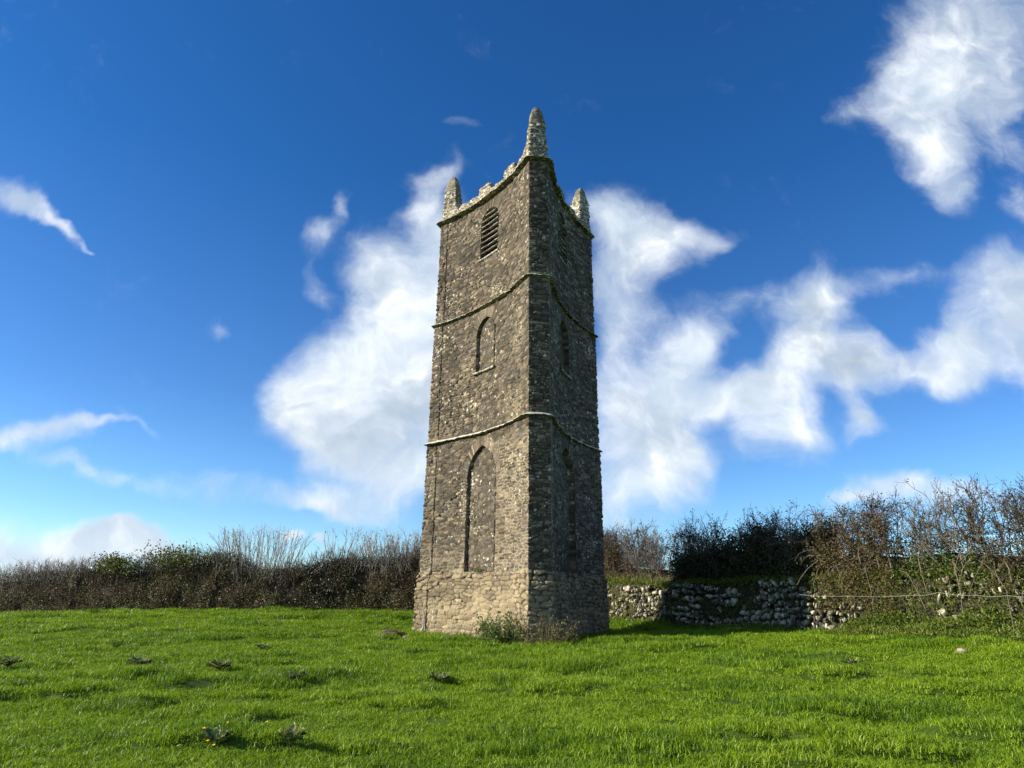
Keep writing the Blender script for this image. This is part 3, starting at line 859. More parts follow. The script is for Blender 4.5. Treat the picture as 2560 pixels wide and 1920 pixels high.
WALL = np.array([(3.6, 33.2), (4.7, 30.9), (6.6, 27.5), (9.6, 22), (12.3, 18.7), (15.5, 15.0), (19, 10.5)])
_wl = np.r_[0, np.cumsum(np.linalg.norm(np.diff(WALL, axis=0), axis=1))]


def wallp(s):
    s = np.asarray(s, float)
    x = np.interp(s, _wl, WALL[:, 0]); y = np.interp(s, _wl, WALL[:, 1])
    e = .8; x2 = np.interp(s + e, _wl, WALL[:, 0]) - np.interp(s - e, _wl, WALL[:, 0]); y2 = np.interp(s + e, _wl, WALL[:, 1]) - np.interp(s - e, _wl, WALL[:, 1])
    L = np.hypot(x2, y2) + 1e-9
    return np.stack([x, y], -1), np.stack([y2 / L, -x2 / L], -1)      # point, normal towards the field


def wall_side(x, y):
    """signed distance in front (+) of the bank"""
    P = np.stack([x, y], -1); best = np.full(len(x), 1e9); sg = np.zeros(len(x))
    for i in range(len(WALL) - 1):
        a, b_ = WALL[i], WALL[i + 1]; d = b_ - a; L = np.linalg.norm(d); d = d / L
        q = P - a; t = np.clip(q @ d, 0, L); w_ = q - t[:, None] * d; dist = np.linalg.norm(w_, axis=1)
        n = np.array([d[1], -d[0]]); s_ = np.sign(w_ @ n)
        m = dist < best; best = np.where(m, dist, best); sg = np.where(m, s_ * dist, sg)
    return sg


HPX = np.array([-500, 0, 250, 520, 800, 1040, 1300, 1560]); HD = np.array([46.5, 42, 39.5, 37.2, 35.2, 33.8, 33.0, 33.4])


def hedge_front(px):
    px = np.atleast_1d(px).astype(float); d = np.interp(px, HPX, HD); o = np.zeros((len(px), 2))
    for i, (p, dd) in enumerate(zip(px, d)):
        r = ray(p, 1530); o[i] = (r[0] / r[1] * dd, dd)
    return o


_hf = hedge_front(np.linspace(-500, 1560, 40))


def blade_mesh(name, n, rad, hlo, hhi, wd, mat, seed, lean=.6):
    r = np.random.default_rng(seed)
    a = r.uniform(0, 2 * np.pi, n); q = rad * np.sqrt(r.uniform(0, 1, n)); b0 = np.stack([q * np.cos(a), q * np.sin(a), np.full(n, -.01)], -1)
    h = r.uniform(hlo, hhi, n); az = r.uniform(0, 2 * np.pi, n); ln = np.abs(r.normal(0, lean, n)) * h
    d = np.stack([np.cos(az), np.sin(az), np.zeros(n)], -1); az2 = az + r.normal(0, 1.0, n) + np.pi / 2
    w_ = np.stack([np.cos(az2), np.sin(az2), np.zeros(n)], -1) * (wd * r.uniform(.6, 1.3, (n, 1)))
    up = np.array([[0, 0, 1.0]])
    m = b0 + up * (h * .6)[:, None] + d * (ln * .35)[:, None]; tp = b0 + up * (h * .92)[:, None] + d * ln[:, None]
    V = np.stack([b0 - w_, b0 + w_, m + w_ * .8, m - w_ * .8, tp], 1).reshape(-1, 3)
    i = np.arange(n)[:, None] * 5
    return mesh_obj(name, V, [i + np.array([[0, 1, 2, 3]]), i + np.array([[3, 2, 4]])], mat, None, {'rnd': np.repeat(r.uniform(0, 1, n), 5)}, link=False)


M_grass, t, b = material('grass_blade')
f = t.math('ADD', t.math('MULTIPLY', attr(t, 'rnd'), 0.55), t.math('MULTIPLY', t.new('ShaderNodeAttribute', attribute_name='tint', attribute_type='INSTANCER').outputs['Fac'], 0.45))
col = t.ramp(f, [(0.05, (0.036, 0.080, 0.004)), (0.32, (0.095, 0.180, 0.006)), (0.62, (0.205, 0.320, 0.010)), (0.86, (0.29, 0.39, 0.018)), (0.97, (0.32, 0.34, 0.06))])
t.l.new(col, b.inputs['Base Color']); b.inputs['Roughness'].default_value = 0.5; b.inputs['Specular IOR Level'].default_value = 0.3
tr = t.new('ShaderNodeBsdfTranslucent'); t.l.new(t.mix(1.0, col, (1.15, 1.15, .5), 'MULTIPLY'), tr.inputs[0]); mx = t.new('ShaderNodeMixShader'); mx.inputs[0].default_value = 0.35
t.l.new(b.outputs[0], mx.inputs[1]); t.l.new(tr.outputs[0], mx.inputs[2]); t.l.new(mx.outputs[0], t.n['Material Output'].inputs[0])


def scatter(name, P, rot, scl, tint, idx, variants, kind='stuff'):
    me = bpy.data.meshes.new(name); me.vertices.add(len(P)); me.vertices.foreach_set('co', np.asarray(P, np.float32).ravel())
    for nm, ty, arr, key in (('rot', 'FLOAT_VECTOR', rot, 'vector'), ('scl', 'FLOAT_VECTOR', scl, 'vector'), ('tint', 'FLOAT', tint, 'value'), ('idx', 'INT', idx, 'value')):
        a_ = me.attributes.new(nm, ty, 'POINT'); a_.data.foreach_set(key, np.asarray(arr, np.int32 if ty == 'INT' else np.float32).ravel())
    ob = bpy.data.objects.new(name, me); C.objects.link(ob)
    col_ = bpy.data.collections.new(name + '_tufts')
    for v in variants: col_.objects.link(v)
    g = bpy.data.node_groups.new(name + '_scatter', 'GeometryNodeTree')
    g.interface.new_socket('Geometry', in_out='INPUT', socket_type='NodeSocketGeometry'); g.interface.new_socket('Geometry', in_out='OUTPUT', socket_type='NodeSocketGeometry')
    gi = g.nodes.new('NodeGroupInput'); go = g.nodes.new('NodeGroupOutput'); ip = g.nodes.new('GeometryNodeInstanceOnPoints'); ci = g.nodes.new('GeometryNodeCollectionInfo')
    ci.inputs[0].default_value = col_; ci.inputs['Separate Children'].default_value = True; ci.inputs['Reset Children'].default_value = True
    def na(nm, ty):
        n = g.nodes.new('GeometryNodeInputNamedAttribute'); n.data_type = ty; n.inputs[0].default_value = nm; return n.outputs[0]
    g.links.new(gi.outputs[0], ip.inputs['Points']); g.links.new(ci.outputs[0], ip.inputs['Instance']); ip.inputs['Pick Instance'].default_value = True
    g.links.new(na('idx', 'INT'), ip.inputs['Instance Index'])
    e2r = g.nodes.new('FunctionNodeEulerToRotation'); g.links.new(na('rot', 'FLOAT_VECTOR'), e2r.inputs[0]); g.links.new(e2r.outputs[0], ip.inputs['Rotation'])
    g.links.new(na('scl', 'FLOAT_VECTOR'), ip.inputs['Scale']); g.links.new(ip.outputs[0], go.inputs[0])
    ob.modifiers.new('scatter', 'NODES').node_group = g
    ob['kind'] = kind
    return ob


tufts = [blade_mesh('grass_tuft', 95, .19, .025, .070, .0042, M_grass, 10 + i, 1.15) for i in range(5)]
n = 130000
yy = 4.5 * (50 / 4.5) ** rng.uniform(0, 1, n) ; xx = rng.uniform(-.98, .92, n) * (yy + 1.5)
sz = 1 + .055 * (yy - 7)
keep = rng.uniform(0, 1, n) < np.clip(60 / sz ** 2 * (1.9 * yy * yy * math.log(50 / 4.5)) / n, 0, 1)
ws = wall_side(xx, yy)
front = yy < np.interp(xx, _hf[:, 0], _hf[:, 1]) + .6
keep &= (ws > -.1) & front & ~inside_tower(xx, yy, -.02)
xx, yy, sz, ws = xx[keep], yy[keep], sz[keep], ws[keep]; zz = gz(xx, yy); n = len(xx)
hum = fbm(xx * .75 + 9, yy * 1.15, 31, 3)
patch = fbm(xx * .9, yy * 1.4, 61, 4)
longg = sst(.52, .75, hum) * .4 + sst(.55, .72, patch) * .7
near_t = inside_tower(xx, yy, .35)
hz_ = .75 + .25 * rng.uniform(0, 1, n) + longg + near_t * .9 + .8 * sst(1.2, .2, ws)
tint = np.clip(.68 - .48 * sst(.52, .72, patch) + .45 * (fbm(xx * .35, yy * .5, 71, 3) - .5) + rng.normal(0, .13, n), 0, 1)
rot = np.stack([rng.normal(0, .10, n), rng.normal(0, .10, n), rng.uniform(0, 6.28, n)], -1)
scatter('grass', np.stack([xx, yy, zz], -1), rot, np.stack([sz, sz, sz ** .75 * hz_], -1), tint, rng.integers(0, 5, n), tufts)


# ------------------------------------------------------------------ woody growth
def grow(S, P, D, L, r0, r1, nseg, jit, bend, a, r, sides=3):
    """grow polylines; returns nodes (n,nseg+1,3) and end directions"""
    n = len(P); nodes = [P]; D = D / np.linalg.norm(D, axis=1, keepdims=True); p = P; L = np.broadcast_to(L, (n,)); dirs = [D]
    for i in range(nseg):
        D = D + r.normal(0, jit, (n, 3)) + np.asarray(bend); D /= np.linalg.norm(D, axis=1, keepdims=True)
        q = p + D * (L / nseg)[:, None]
        ra = r0 + (r1 - r0) * i / nseg; rb = r0 + (r1 - r0) * (i + 1) / nseg
        tubes(S, p, q, np.broadcast_to(ra, (n,)), np.broadcast_to(rb, (n,)), a, sides)
        nodes.append(q); dirs.append(D); p = q
    return np.stack(nodes, 1), np.stack(dirs, 1)


def spawn(nodes, dirs, n, r, lo=.2, hi=1.0, spread=.9):
    k = r.integers(0, nodes.shape[0], n); f = r.uniform(lo, hi, n) * (nodes.shape[1] - 1.001); i = f.astype(int); f = (f - i)[:, None]
    P = nodes[k, i] * (1 - f) + nodes[k, i + 1] * f; D = dirs[k, i + 1] + r.normal(0, spread, (n, 3)) * .8
    return P, D / np.linalg.norm(D, axis=1, keepdims=True)


# ------------------------------------------------------------------ stone hedge bank on the right
bank = thing('stone_hedge_bank', 'low drystone bank of upright slates with grassy top, right side of the field', 'stone bank', (9.6, 22, g1(9.6, 22)))
BO = np.array(bank.location)


def wall_h(s): return 1.62 + .14 * (fbm(s * .35, s * 0, 601, 2) - .5) * 2 - .25 * sst(15, 21, s)


s_ = np.arange(-.3, _wl[-1], .09); P_, N_ = wallp(s_); base = gz(P_[:, 0] + N_[:, 0] * .2, P_[:, 1] + N_[:, 1] * .2, False)
prof = [(.35, -.3), (.22, .3), (.12, .8), (.02, 1.25), (-.08, 1.0, 1), (-.30, 1.16, 1), (-.8, 1.30, 1), (-1.5, 1.22, 1), (-2.2, .8, 1), (-2.8, -.2, 1)]
V = np.zeros((len(s_), len(prof), 3)); h_ = wall_h(s_)
for j, pr in enumerate(prof):
    o = pr[0] + .14 * (fbm(s_ * 1.1, s_ * 0 + j, 610, 3) - .5); z = pr[1] if len(pr) == 2 else pr[1] * h_
    V[:, j] = np.c_[P_ + N_ * o[:, None], base + z + .16 * (fbm(s_ * 1.6, s_ * 0 + j * 2, 611, 3) - .5)]
mesh_obj('earth_core', V.reshape(-1, 3) - BO, grid_faces(len(s_), len(prof), flip=True), M_earth, bank, smooth=True)
# individual slates set on edge
import bmesh
bm = bmesh.new(); bmesh.ops.create_icosphere(bm, subdivisions=2, radius=1); ico = np.array([v.co[:] for v in bm.verts]); icf = np.array([[v.index for v in f.verts] for f in bm.faces]); bm.free()
ico = np.sign(ico) * np.abs(ico) ** .5
Vs, Fs, As = [], [], []; cnt = 0; z = .02; r = np.random.default_rng(77)
row = 0
while z < 1.75:
    rh = r.uniform(.18, .30); s = r.uniform(0, .1)
    while s < _wl[-1]:
        w_ = r.uniform(.045, .105) if r.random() < .82 else r.uniform(.12, .26)
        hh = rh * r.uniform(.55, 1.12); c = s + w_ / 2; s += w_ * r.uniform(1.0, 1.35) + .010
        zt = float(wall_h(np.array(c)))
        cov = float(fbm(np.array(c * .8), np.array(z * 1.6), 620, 3))
        open_ = 1.0 if c < 12.0 else (.58 if 16.2 < c < 18.6 else .22)
        if z + rh > zt - .05 or cov + r.normal(0, .035) > .38 + .27 * open_ or r.random() > .86: continue
        p, nn = wallp(np.array([c])); p = p[0]; nn = nn[0]; tg = np.array([-nn[1], nn[0]])
        gb = float(gz(p[0] + nn[0] * .2, p[1] + nn[1] * .2, False)[0])
        off = .30 - .17 * z + r.normal(0, .022)
        an = r.normal(.08, .24); zj = r.normal(0, .03); e = ico * (1 + .34 * (vn(ico[:, 0] * 1.6 + cnt, ico[:, 2] * 1.6, cnt) - .5)[:, None] * 2)
        for _q in range(7):
            pn = r.normal(0, 1, 3); pn /= np.linalg.norm(pn); dd = r.uniform(.62, .92)
            e = e - pn[None] * np.clip(e @ pn - dd, 0, None)[:, None]
        lx = e[:, 0] * w_ * .56; lz = e[:, 2] * hh * .52; ly = e[:, 1] * .12
        lx = lx * (1 + .22 * r.normal() * e[:, 2]); x2 = lx * math.cos(an) - lz * math.sin(an); z2 = lx * math.sin(an) + lz * math.cos(an)
        xy = p[None] + tg[None] * x2[:, None] + nn[None] * (off + ly)[:, None]
        Vs.append(np.c_[xy, gb + z + zj + rh / 2 + z2 + .10 * math.sin(c * 1.1 + 1)]); Fs.append(icf + cnt * len(ico)); a_, b2 = r.random(), r.random()
        As.append(np.tile([[a_, b2, 0, 0]], (len(ico), 1))); cnt += 1
    z += rh * .96; row += 1
mesh_obj('stonework', np.concatenate(Vs) - BO, np.concatenate(Fs), M_hedgestone, bank, {'stone': np.concatenate(As)})
# turf and small leaves on and over the bank
S = Soup(); n = 30000; s = r.uniform(0, _wl[-1], n); p, nn = wallp(s); h_ = wall_h(s)
u = r.uniform(0, 1, n) ** 1.5; off = .12 - u * 1.0; zt = h_ * (1.0 + .27 * u) - .10 + r.normal(0, .05, n)
dr = r.random(n) < np.where(s > 12.4, .6, .25); zt = np.where(dr, h_ * r.uniform(.05, 1, n), zt); off = np.where(dr, .40 - .17 * zt, off)
gr = (fbm(s * .8, zt * 1.6, 620, 3) > np.where(s > 12.4, .42, .56)) | ~dr
L = np.c_[p + nn * off[:, None], gz(p[:, 0], p[:, 1], False) + zt][gr]
leaves(S, L - BO, .10, np.clip(r.uniform(0, 1, len(L)) * .8 + .1, 0, 1), aspect=.35, up=(-.2, -.3, .6), r=r)
S.build('turf', M_weed, bank)


# ------------------------------------------------------------------ shrubs on the bank
def bank_shrub(s0, s1, top, seed, label, leafmat, leafn, bark, dense=1.0, depth=1.0, overhang=0.0, name='hawthorn_shrub', lsize=.07):
    r = np.random.default_rng(seed); sm = (s0 + s1) / 2; pm, nm = wallp(np.array([sm])); pm = pm[0]; hb = float(wall_h(np.array(sm))) * 1.12
    o0 = np.array([pm[0] - nm[0, 0] * .6, pm[1] - nm[0, 1] * .6, g1(pm[0], pm[1]) + hb - .15])
    root = thing(name, label, 'shrub', o0, 'bare winter shrubs along the stone bank')
    W_ = s1 - s0; S = Soup(); n0 = max(5, int(W_ * 9 * dense))
    s = r.uniform(s0 + .1, s1 - .1, n0); p, nn = wallp(s); off = -.35 + r.normal(0, .28, n0) * depth
    b_ = np.c_[p + nn * off[:, None], gz(p[:, 0], p[:, 1], False) + wall_h(s) * 1.15 - .15] - o0
    tp = top(s) if callable(top) else np.full(n0, top)
    D = np.c_[r.normal(0, .25, (n0, 2)), np.ones(n0)]
    N0, d0 = grow(S, b_, D, tp * r.uniform(.65, 1.0, n0), .017, .007, 7, .13, (0, 0, .07), r.random(n0), r, 5)
    n1 = int(n0 * 13 * dense); P1_, D1 = spawn(N0, d0, n1, r, .08, .95, .75)
    # branches reach out towards the light in front as well
    D1[:, :2] += nm[0] * overhang * r.uniform(0, 1, (n1, 1)); 
    N1, d1 = grow(S, P1_, D1, tp.mean() * r.uniform(.14, .36, n1), .009, .0055, 4, .22, (0, 0, .10 - overhang * .07), r.random(n1), r)
    n2 = int(n1 * 6); P2, D2 = spawn(N1, d1, n2, r, .1, 1, .8)
    N2, d2 = grow(S, P2, D2, r.uniform(.15, .42, n2), .0062, .0032, 2, .25, (0, 0, .08), r.random(n2), r)
    S.build('branches', bark, root)
    if leafn:
        S2 = Soup(); q = N2[:, 1:].reshape(-1, 3); zrel = q[:, 2] / max(1e-3, q[:, 2].max())
        pr = np.clip(1.15 - .75 * zrel, .1, 1); pick = r.choice(len(q), size=min(leafn, len(q) * 3), p=pr / pr.sum())
        pts = q[pick] + r.normal(0, .05, (len(pick), 3)); leaves(S2, pts, lsize, r.random(len(pts)), aspect=.55, r=r)
        S2.build('leaves', leafmat, root)
    return root


g_ = 'bare winter shrubs along the stone bank'
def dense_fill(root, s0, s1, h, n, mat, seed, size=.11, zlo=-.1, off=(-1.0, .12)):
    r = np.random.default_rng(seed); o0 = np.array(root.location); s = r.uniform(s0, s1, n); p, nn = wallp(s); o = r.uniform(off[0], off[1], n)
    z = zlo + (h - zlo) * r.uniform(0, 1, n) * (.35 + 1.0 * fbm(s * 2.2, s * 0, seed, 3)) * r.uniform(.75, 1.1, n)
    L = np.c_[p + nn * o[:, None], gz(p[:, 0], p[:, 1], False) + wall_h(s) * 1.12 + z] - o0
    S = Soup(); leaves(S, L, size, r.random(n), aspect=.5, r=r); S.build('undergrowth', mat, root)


b1 = bank_shrub(-.3, 3.9, 2.3, 11, 'rounded russet-leaved thorn bush just right of the tower above the sunlit end of the bank', M_russetleaf, 4200, M_bark, 1.3); dense_fill(b1, .2, 3.7, 1.5, 3500, M_russetleaf, 31, .07, -.2, (-1.1, -.1))
b2 = bank_shrub(4.0, 6.4, 2.1, 12, 'thin bare bush with gaps of sky beside the rounded russet bush', M_brownleaf, 1500, M_barkL, .95)
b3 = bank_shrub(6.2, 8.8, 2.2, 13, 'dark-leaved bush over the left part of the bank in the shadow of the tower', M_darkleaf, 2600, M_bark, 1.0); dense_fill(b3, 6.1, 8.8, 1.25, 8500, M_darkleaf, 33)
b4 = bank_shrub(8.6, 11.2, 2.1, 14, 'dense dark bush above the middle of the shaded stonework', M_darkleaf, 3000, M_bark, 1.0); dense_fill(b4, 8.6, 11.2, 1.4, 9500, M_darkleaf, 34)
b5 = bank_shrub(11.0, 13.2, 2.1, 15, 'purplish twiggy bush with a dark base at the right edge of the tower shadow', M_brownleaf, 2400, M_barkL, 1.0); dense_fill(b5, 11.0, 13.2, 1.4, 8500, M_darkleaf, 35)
b6 = bank_shrub(13.0, 15.2, 2.0, 16, 'sunlit brown bramble-tangled bush spilling down in front of the bank beside the shadow', M_russetleaf, 4200, M_bark, 1.1, overhang=1.1, name='bramble_bush'); dense_fill(b6, 13.0, 15.2, 1.1, 5200, M_russetleaf, 36, .07, -1.3, (-.5, .65))
b7 = bank_shrub(15.0, 17.4, 2.25, 17, 'tall open bare bush with pale trunk and green ivy at its foot', M_greenleaf, 900, M_barkL, .9); dense_fill(b7, 15.0, 17.6, .35, 2600, M_greenleaf, 37, .09, -.35, (-.9, .25)); dense_fill(b7, 15.0, 17.4, 1.25, 2600, M_brownleaf, 47, .06, .3)
b8 = bank_shrub(17.2, 19.8, 2.35, 18, 'tall reddish brown twiggy bush near the right edge of the field', M_brownleaf, 3600, M_bark, 1.25, overhang=.6); dense_fill(b8, 17.4, 19.9, 1.35, 6500, M_brownleaf, 38, .06, -.9, (-.6, .5))
b9 = bank_shrub(19.6, 23.0, 2.4, 19, 'tangled brown bush reaching down to the weeds at the far right edge', M_brownleaf, 3600, M_bark, 1.2, overhang=.8); dense_fill(b9, 19.7, 23.2, 1.35, 8000, M_brownleaf, 39, .06, -1.2, (-.6, .6))
# red haws low on the purplish bush
# arching bramble canes over the stonework
r = np.random.default_rng(5); S = Soup(); n = 60; s = r.uniform(13.0, 18.4, n); p, nn = wallp(s)
br = thing('bramble_canes', 'long arching pale bramble canes trailing down over the sunlit stones of the bank', 'bramble', (12.6, 18.6, g1(12.6, 18.6)))
b_ = np.c_[p - nn * .2, gz(p[:, 0], p[:, 1], False) + wall_h(s) + r.uniform(.0, .8, n)] - np.array(br.location)
D = np.c_[nn * r.uniform(.2, 1, (n, 1)) + r.normal(0, .7, (n, 2)), r.uniform(.1, .8, n)]
N0, d0 = grow(S, b_, D, r.uniform(.9, 2.2, n), .010, .005, 8, .12, (0, 0, -.22), r.random(n) * .6 + .4, r)
S.build('cane', M_barkL, br)
S = Soup(); q = N0.reshape(-1, 3); q = q[r.integers(0, len(q), 900)] + r.normal(0, .05, (900, 3)); leaves(S, q, .08, r.random(900), r=r); S.build('leaves', M_russetleaf, br)


# ------------------------------------------------------------------ hedge along the far left side
def lhedge(px0, px1, toppy, seed, label, leafmat, n_leaf, green=None, twig=1.0, pale=None, name='hedge_shrub'):
    r = np.random.default_rng(seed); pm = hedge_front((px0 + px1) / 2)[0]; zb = g1(pm[0], pm[1])
    o0 = np.array([pm[0], pm[1] + .9, zb]); root = thing(name, label, 'shrub', o0, 'unclipped hedge along the far left side of the field')

    def topz(px):
        out = np.zeros(len(px)); py = np.interp(px, toppy[0], toppy[1])
        for i in range(len(px)):
            d = np.interp(px[i], HPX, HD) + .6; rr = ray(px[i], py[i]); out[i] = rr[2] / rr[1] * d + EYE
        return out
    # inner thicket: lumpy solid mass of stems
    nu = 26; px = np.linspace(px0, px1, nu); F = hedge_front(px); tz = topz(px) - .30
    nv = 9; ang = np.linspace(0, np.pi, nv); V = np.zeros((nu, nv, 3)); gzb = gz(F[:, 0], F[:, 1], False)
    for j in range(nv):
        lump = .5 * (fbm(px * .02, px * 0 + j * .7, seed, 3) - .5)
        yoff = 1.1 - np.cos(ang[j]) * (.75) + lump; zz = gzb - .2 + (tz - gzb + .2) * (np.sin(ang[j]) ** .45) + lump * .5
        V[:, j] = np.c_[F[:, 0], F[:, 1] + yoff, zz]
    mesh_obj('thicket', V.reshape(-1, 3) - o0, grid_faces(nu, nv), M_core, root, smooth=True)
    # leaves clothing the front and top
    n = int(n_leaf * 2.2); px = r.uniform(px0, px1, n); F = hedge_front(px); tz = topz(px) + .1; gb = gz(F[:, 0], F[:, 1], False)
    v = r.uniform(0, 1, n) ** .85; dep = .30 + .9 * v ** 2 * r.uniform(.3, 1.6, n) - .55 * (fbm(px * .025, v * 4, seed + 3, 3) - .35) * 1.6 + r.normal(0, .10, n)
    q = np.c_[F[:, 0], F[:, 1] + dep, gb + (tz - gb) * v + r.normal(0, .08, n)]
    clump = fbm(px * .022, v * 5, seed + 9, 3); S = Soup()
    a = np.clip(.15 + .9 * (clump - .3) / .5 * .6 + r.uniform(0, .4, n), 0, 1)
    leaves(S, q - o0, .095, a, aspect=.5, r=r); S.build('leaves', leafmat, root)
    if green:
        gx_, gy_, gw, gh = green; m = 1500; px = r.normal(gx_, gw * .45, m); py = r.normal(gy_, gh * .5, m)
        px = np.clip(px, px0, px1); q = np.array([at(a_, b_, float(np.interp(a_, HPX, HD)) + r.uniform(-.05, .8)) for a_, b_ in zip(px, py)])
        S = Soup(); leaves(S, q - o0, .13, r.random(m), aspect=.6, r=r); S.build('ivy', M_ivy, root)
    # twigs standing out of the top and through the face
    S = Soup(); n = int((px1 - px0) * 2.0 * twig); px = r.uniform(px0, px1, n); F = hedge_front(px); tz = topz(px); gb = gz(F[:, 0], F[:, 1], False)
    zb_ = gb + (tz - gb) * r.uniform(.55, .97, n); q = np.c_[F[:, 0], F[:, 1] + r.uniform(.1, 1.3, n), zb_] - o0
    D = np.c_[r.normal(0, .35, (n, 2)), np.ones(n)]
    N0, d0 = grow(S, q, D, r.uniform(.4, 1.1, n), .011, .005, 4, .20, (0, 0, .05), r.random(n), r)
    P1_, D1 = spawn(N0, d0, n * 4, r, .3, 1, .6); grow(S, P1_, D1, r.uniform(.15, .45, n * 4), .007, .004, 2, .2, (0, 0, .1), r.random(n * 4), r)
    S.build('twigs', M_barkL if seed % 2 else M_bark, root)
    if pale:
        for (a0, a1, pyt, m, h) in pale:
            m = int(m * 1.5)
            S = Soup(); px = r.uniform(a0, a1, m); F = hedge_front(px)
            tops = np.array([at(a_, pyt + abs(r.normal(0, h)), float(np.interp(a_, HPX, HD)) + .9)[2] for a_ in px]); tz = topz(px) - .35
            L = np.maximum(tops - tz, .3); q = np.c_[F[:, 0], F[:, 1] + r.uniform(.5, 1.3, m), tz] - o0
            D = np.c_[r.normal(0, .10, (m, 1)) + ((px - (a0 + a1) / 2) / (a1 - a0) * .55)[:, None], r.normal(0, .1, (m, 1)), np.ones(m)]
            N0, d0 = grow(S, q, D, L * 1.02, .017, .006, 7, .075, (0, 0, .015), r.random(m), r, 4)
            P1_, D1 = spawn(N0, d0, m * 5, r, .35, 1, .40); grow(S, P1_, D1, r.uniform(.2, .6, m * 5), .008, .004, 3, .12, (0, 0, .06), r.random(m * 5), r)
            S.build('pale_stems', M_pale, root)
            S2 = Soup(); e = N0[:, -2:].reshape(-1, 3); e = e[r.integers(0, len(e), m)] + r.normal(0, .10, (m, 3)); leaves(S2, e, .09, r.random(m), r=r); S2.build('tip_leaves', M_darkleaf, root)


TOP = ([-500, 0, 90, 180, 300, 420, 470, 560, 610, 700, 800, 860, 930, 1000, 1040, 1100, 1300, 1560], [1455, 1440, 1432, 1428, 1418, 1400, 1392, 1385, 1425, 1430, 1405, 1398, 1400, 1395, 1372, 1360, 1380, 1400])
lhedge(-420, -10, TOP, 41, 'brown hedge shrub cut by the left edge of the photo', M_brownleaf, 5000)
lhedge(-20, 170, TOP, 43, 'low brown hedge shrub with pale bare twigs, leftmost fully in view', M_brownleaf, 5200, pale=[(0, 150, 1400, 40, 14)], twig=1.3)
lhedge(160, 345, TOP, 42, 'reddish brown hedge shrub with whippy upright twigs right of the leftmost one', M_brownleaf, 5600, green=(285, 1410, 50, 25), twig=1.4)
lhedge(335, 520, TOP, 44, 'fuller hedge shrub with a rounded olive-green ivy top', M_brownleaf, 6500, green=(440, 1392, 90, 28))
lhedge(510, 690, TOP, 45, 'hedge shrub topped by a tall sheaf of pale grey ash stems', M_brownleaf, 6500, pale=[(525, 700, 1318, 75, 22)], twig=.6, name='ash_coppice')
lhedge(680, 870, TOP, 46, 'dark hedge shrub with one pair of thin bare shoots above it', M_darkleaf, 7000, pale=[(800, 850, 1312, 8, 18)], twig=1.0)
lhedge(860, 1075, TOP, 47, 'tall hedge shrub with pale upright stems directly left of the tower', M_brownleaf, 7500, pale=[(890, 1035, 1330, 60, 20)], twig=1.0)
lhedge(1070, 1560, TOP, 48, 'hedge shrub almost hidden behind the tower', M_brownleaf, 6500)


# ------------------------------------------------------------------ weeds along the foot of the bank
r = np.random.default_rng(91); S = Soup(); n = 30000; s = r.uniform(13.0, 24.4, n); p, nn = wallp(s)
wd = .9 + .9 * sst(14, 17, s) ; u = r.uniform(0, 1, n); o = .25 + wd * u; h = (.50 - .42 * u) * sst(12.9, 14.4, s) * (.4 + 1.2 * fbm(s * 1.4, u * 3, 92, 3)) * r.uniform(.2, 1, n) ** .6
q = p + nn * o[:, None]
leaves(S, np.c_[q, gz(q[:, 0], q[:, 1]) + h], .085, np.clip(.25 + .9 * (fbm(s * 1.2, u * 3, 95, 3) - .25) + r.normal(0, .18, n), 0, 1), aspect=.4, up=(-.2, -.2, .7), r=r)
n = 5200; s = r.uniform(0, 13.2, n); p, nn = wallp(s); o = .25 + r.uniform(0, 1, n) ** 1.5 * .45; q = p + nn * o[:, None]
leaves(S, np.c_[q, gz(q[:, 0], q[:, 1]) + r.uniform(0, .16, n)], .09, r.random(n) * .7, aspect=.3, up=(0, 0, 1), r=r)
wb = S.build('weeds', M_weed, None); wb['kind'] = 'stuff'


def clump(name, label, cat, x, y, z, rad, h, nst, leafn, mat, stem, seed, lsize, rx=1.0, group=None, spread=.45):
    r = np.random.default_rng(seed); root = thing(name, label, cat, (x, y, z), group); S = Soup(); a = r.uniform(0, 6.28, nst); q = rad * np.sqrt(r.random(nst)) * .6
    b_ = np.c_[q * np.cos(a) * rx, q * np.sin(a), np.full(nst, -.03)]; D = np.c_[b_[:, :2] * 1.1 / rad + r.normal(0, spread * .5, (nst, 2)), np.ones(nst)]
    N0, d0 = grow(S, b_, D, h * r.uniform(.5, 1.05, nst), .006, .003, 5, .10, (0, 0, -.04), r.random(nst), r)
    S.build('stems', stem, root); S2 = Soup(); e = N0[:, 1:].reshape(-1, 3); e = e[r.integers(0, len(e), leafn)] + r.normal(0, .035, (leafn, 3))
    leaves(S2, e, lsize, r.random(leafn), aspect=.5, r=r); S2.build('leaves', mat, root)
    return root


def on_ground(px, py):
    """intersect a view ray with the field"""
    d = ray(px, py); lo, hi = 3.0, 80.0
    for _ in range(60):
        m = (lo + hi) / 2; k = m / d[1]
        if EYE + d[2] * k > g1(d[0] * k, m): lo = m
        else: hi = m
    k = lo / d[1]
    return np.array([d[0] * k, lo, g1(d[0] * k, lo)])


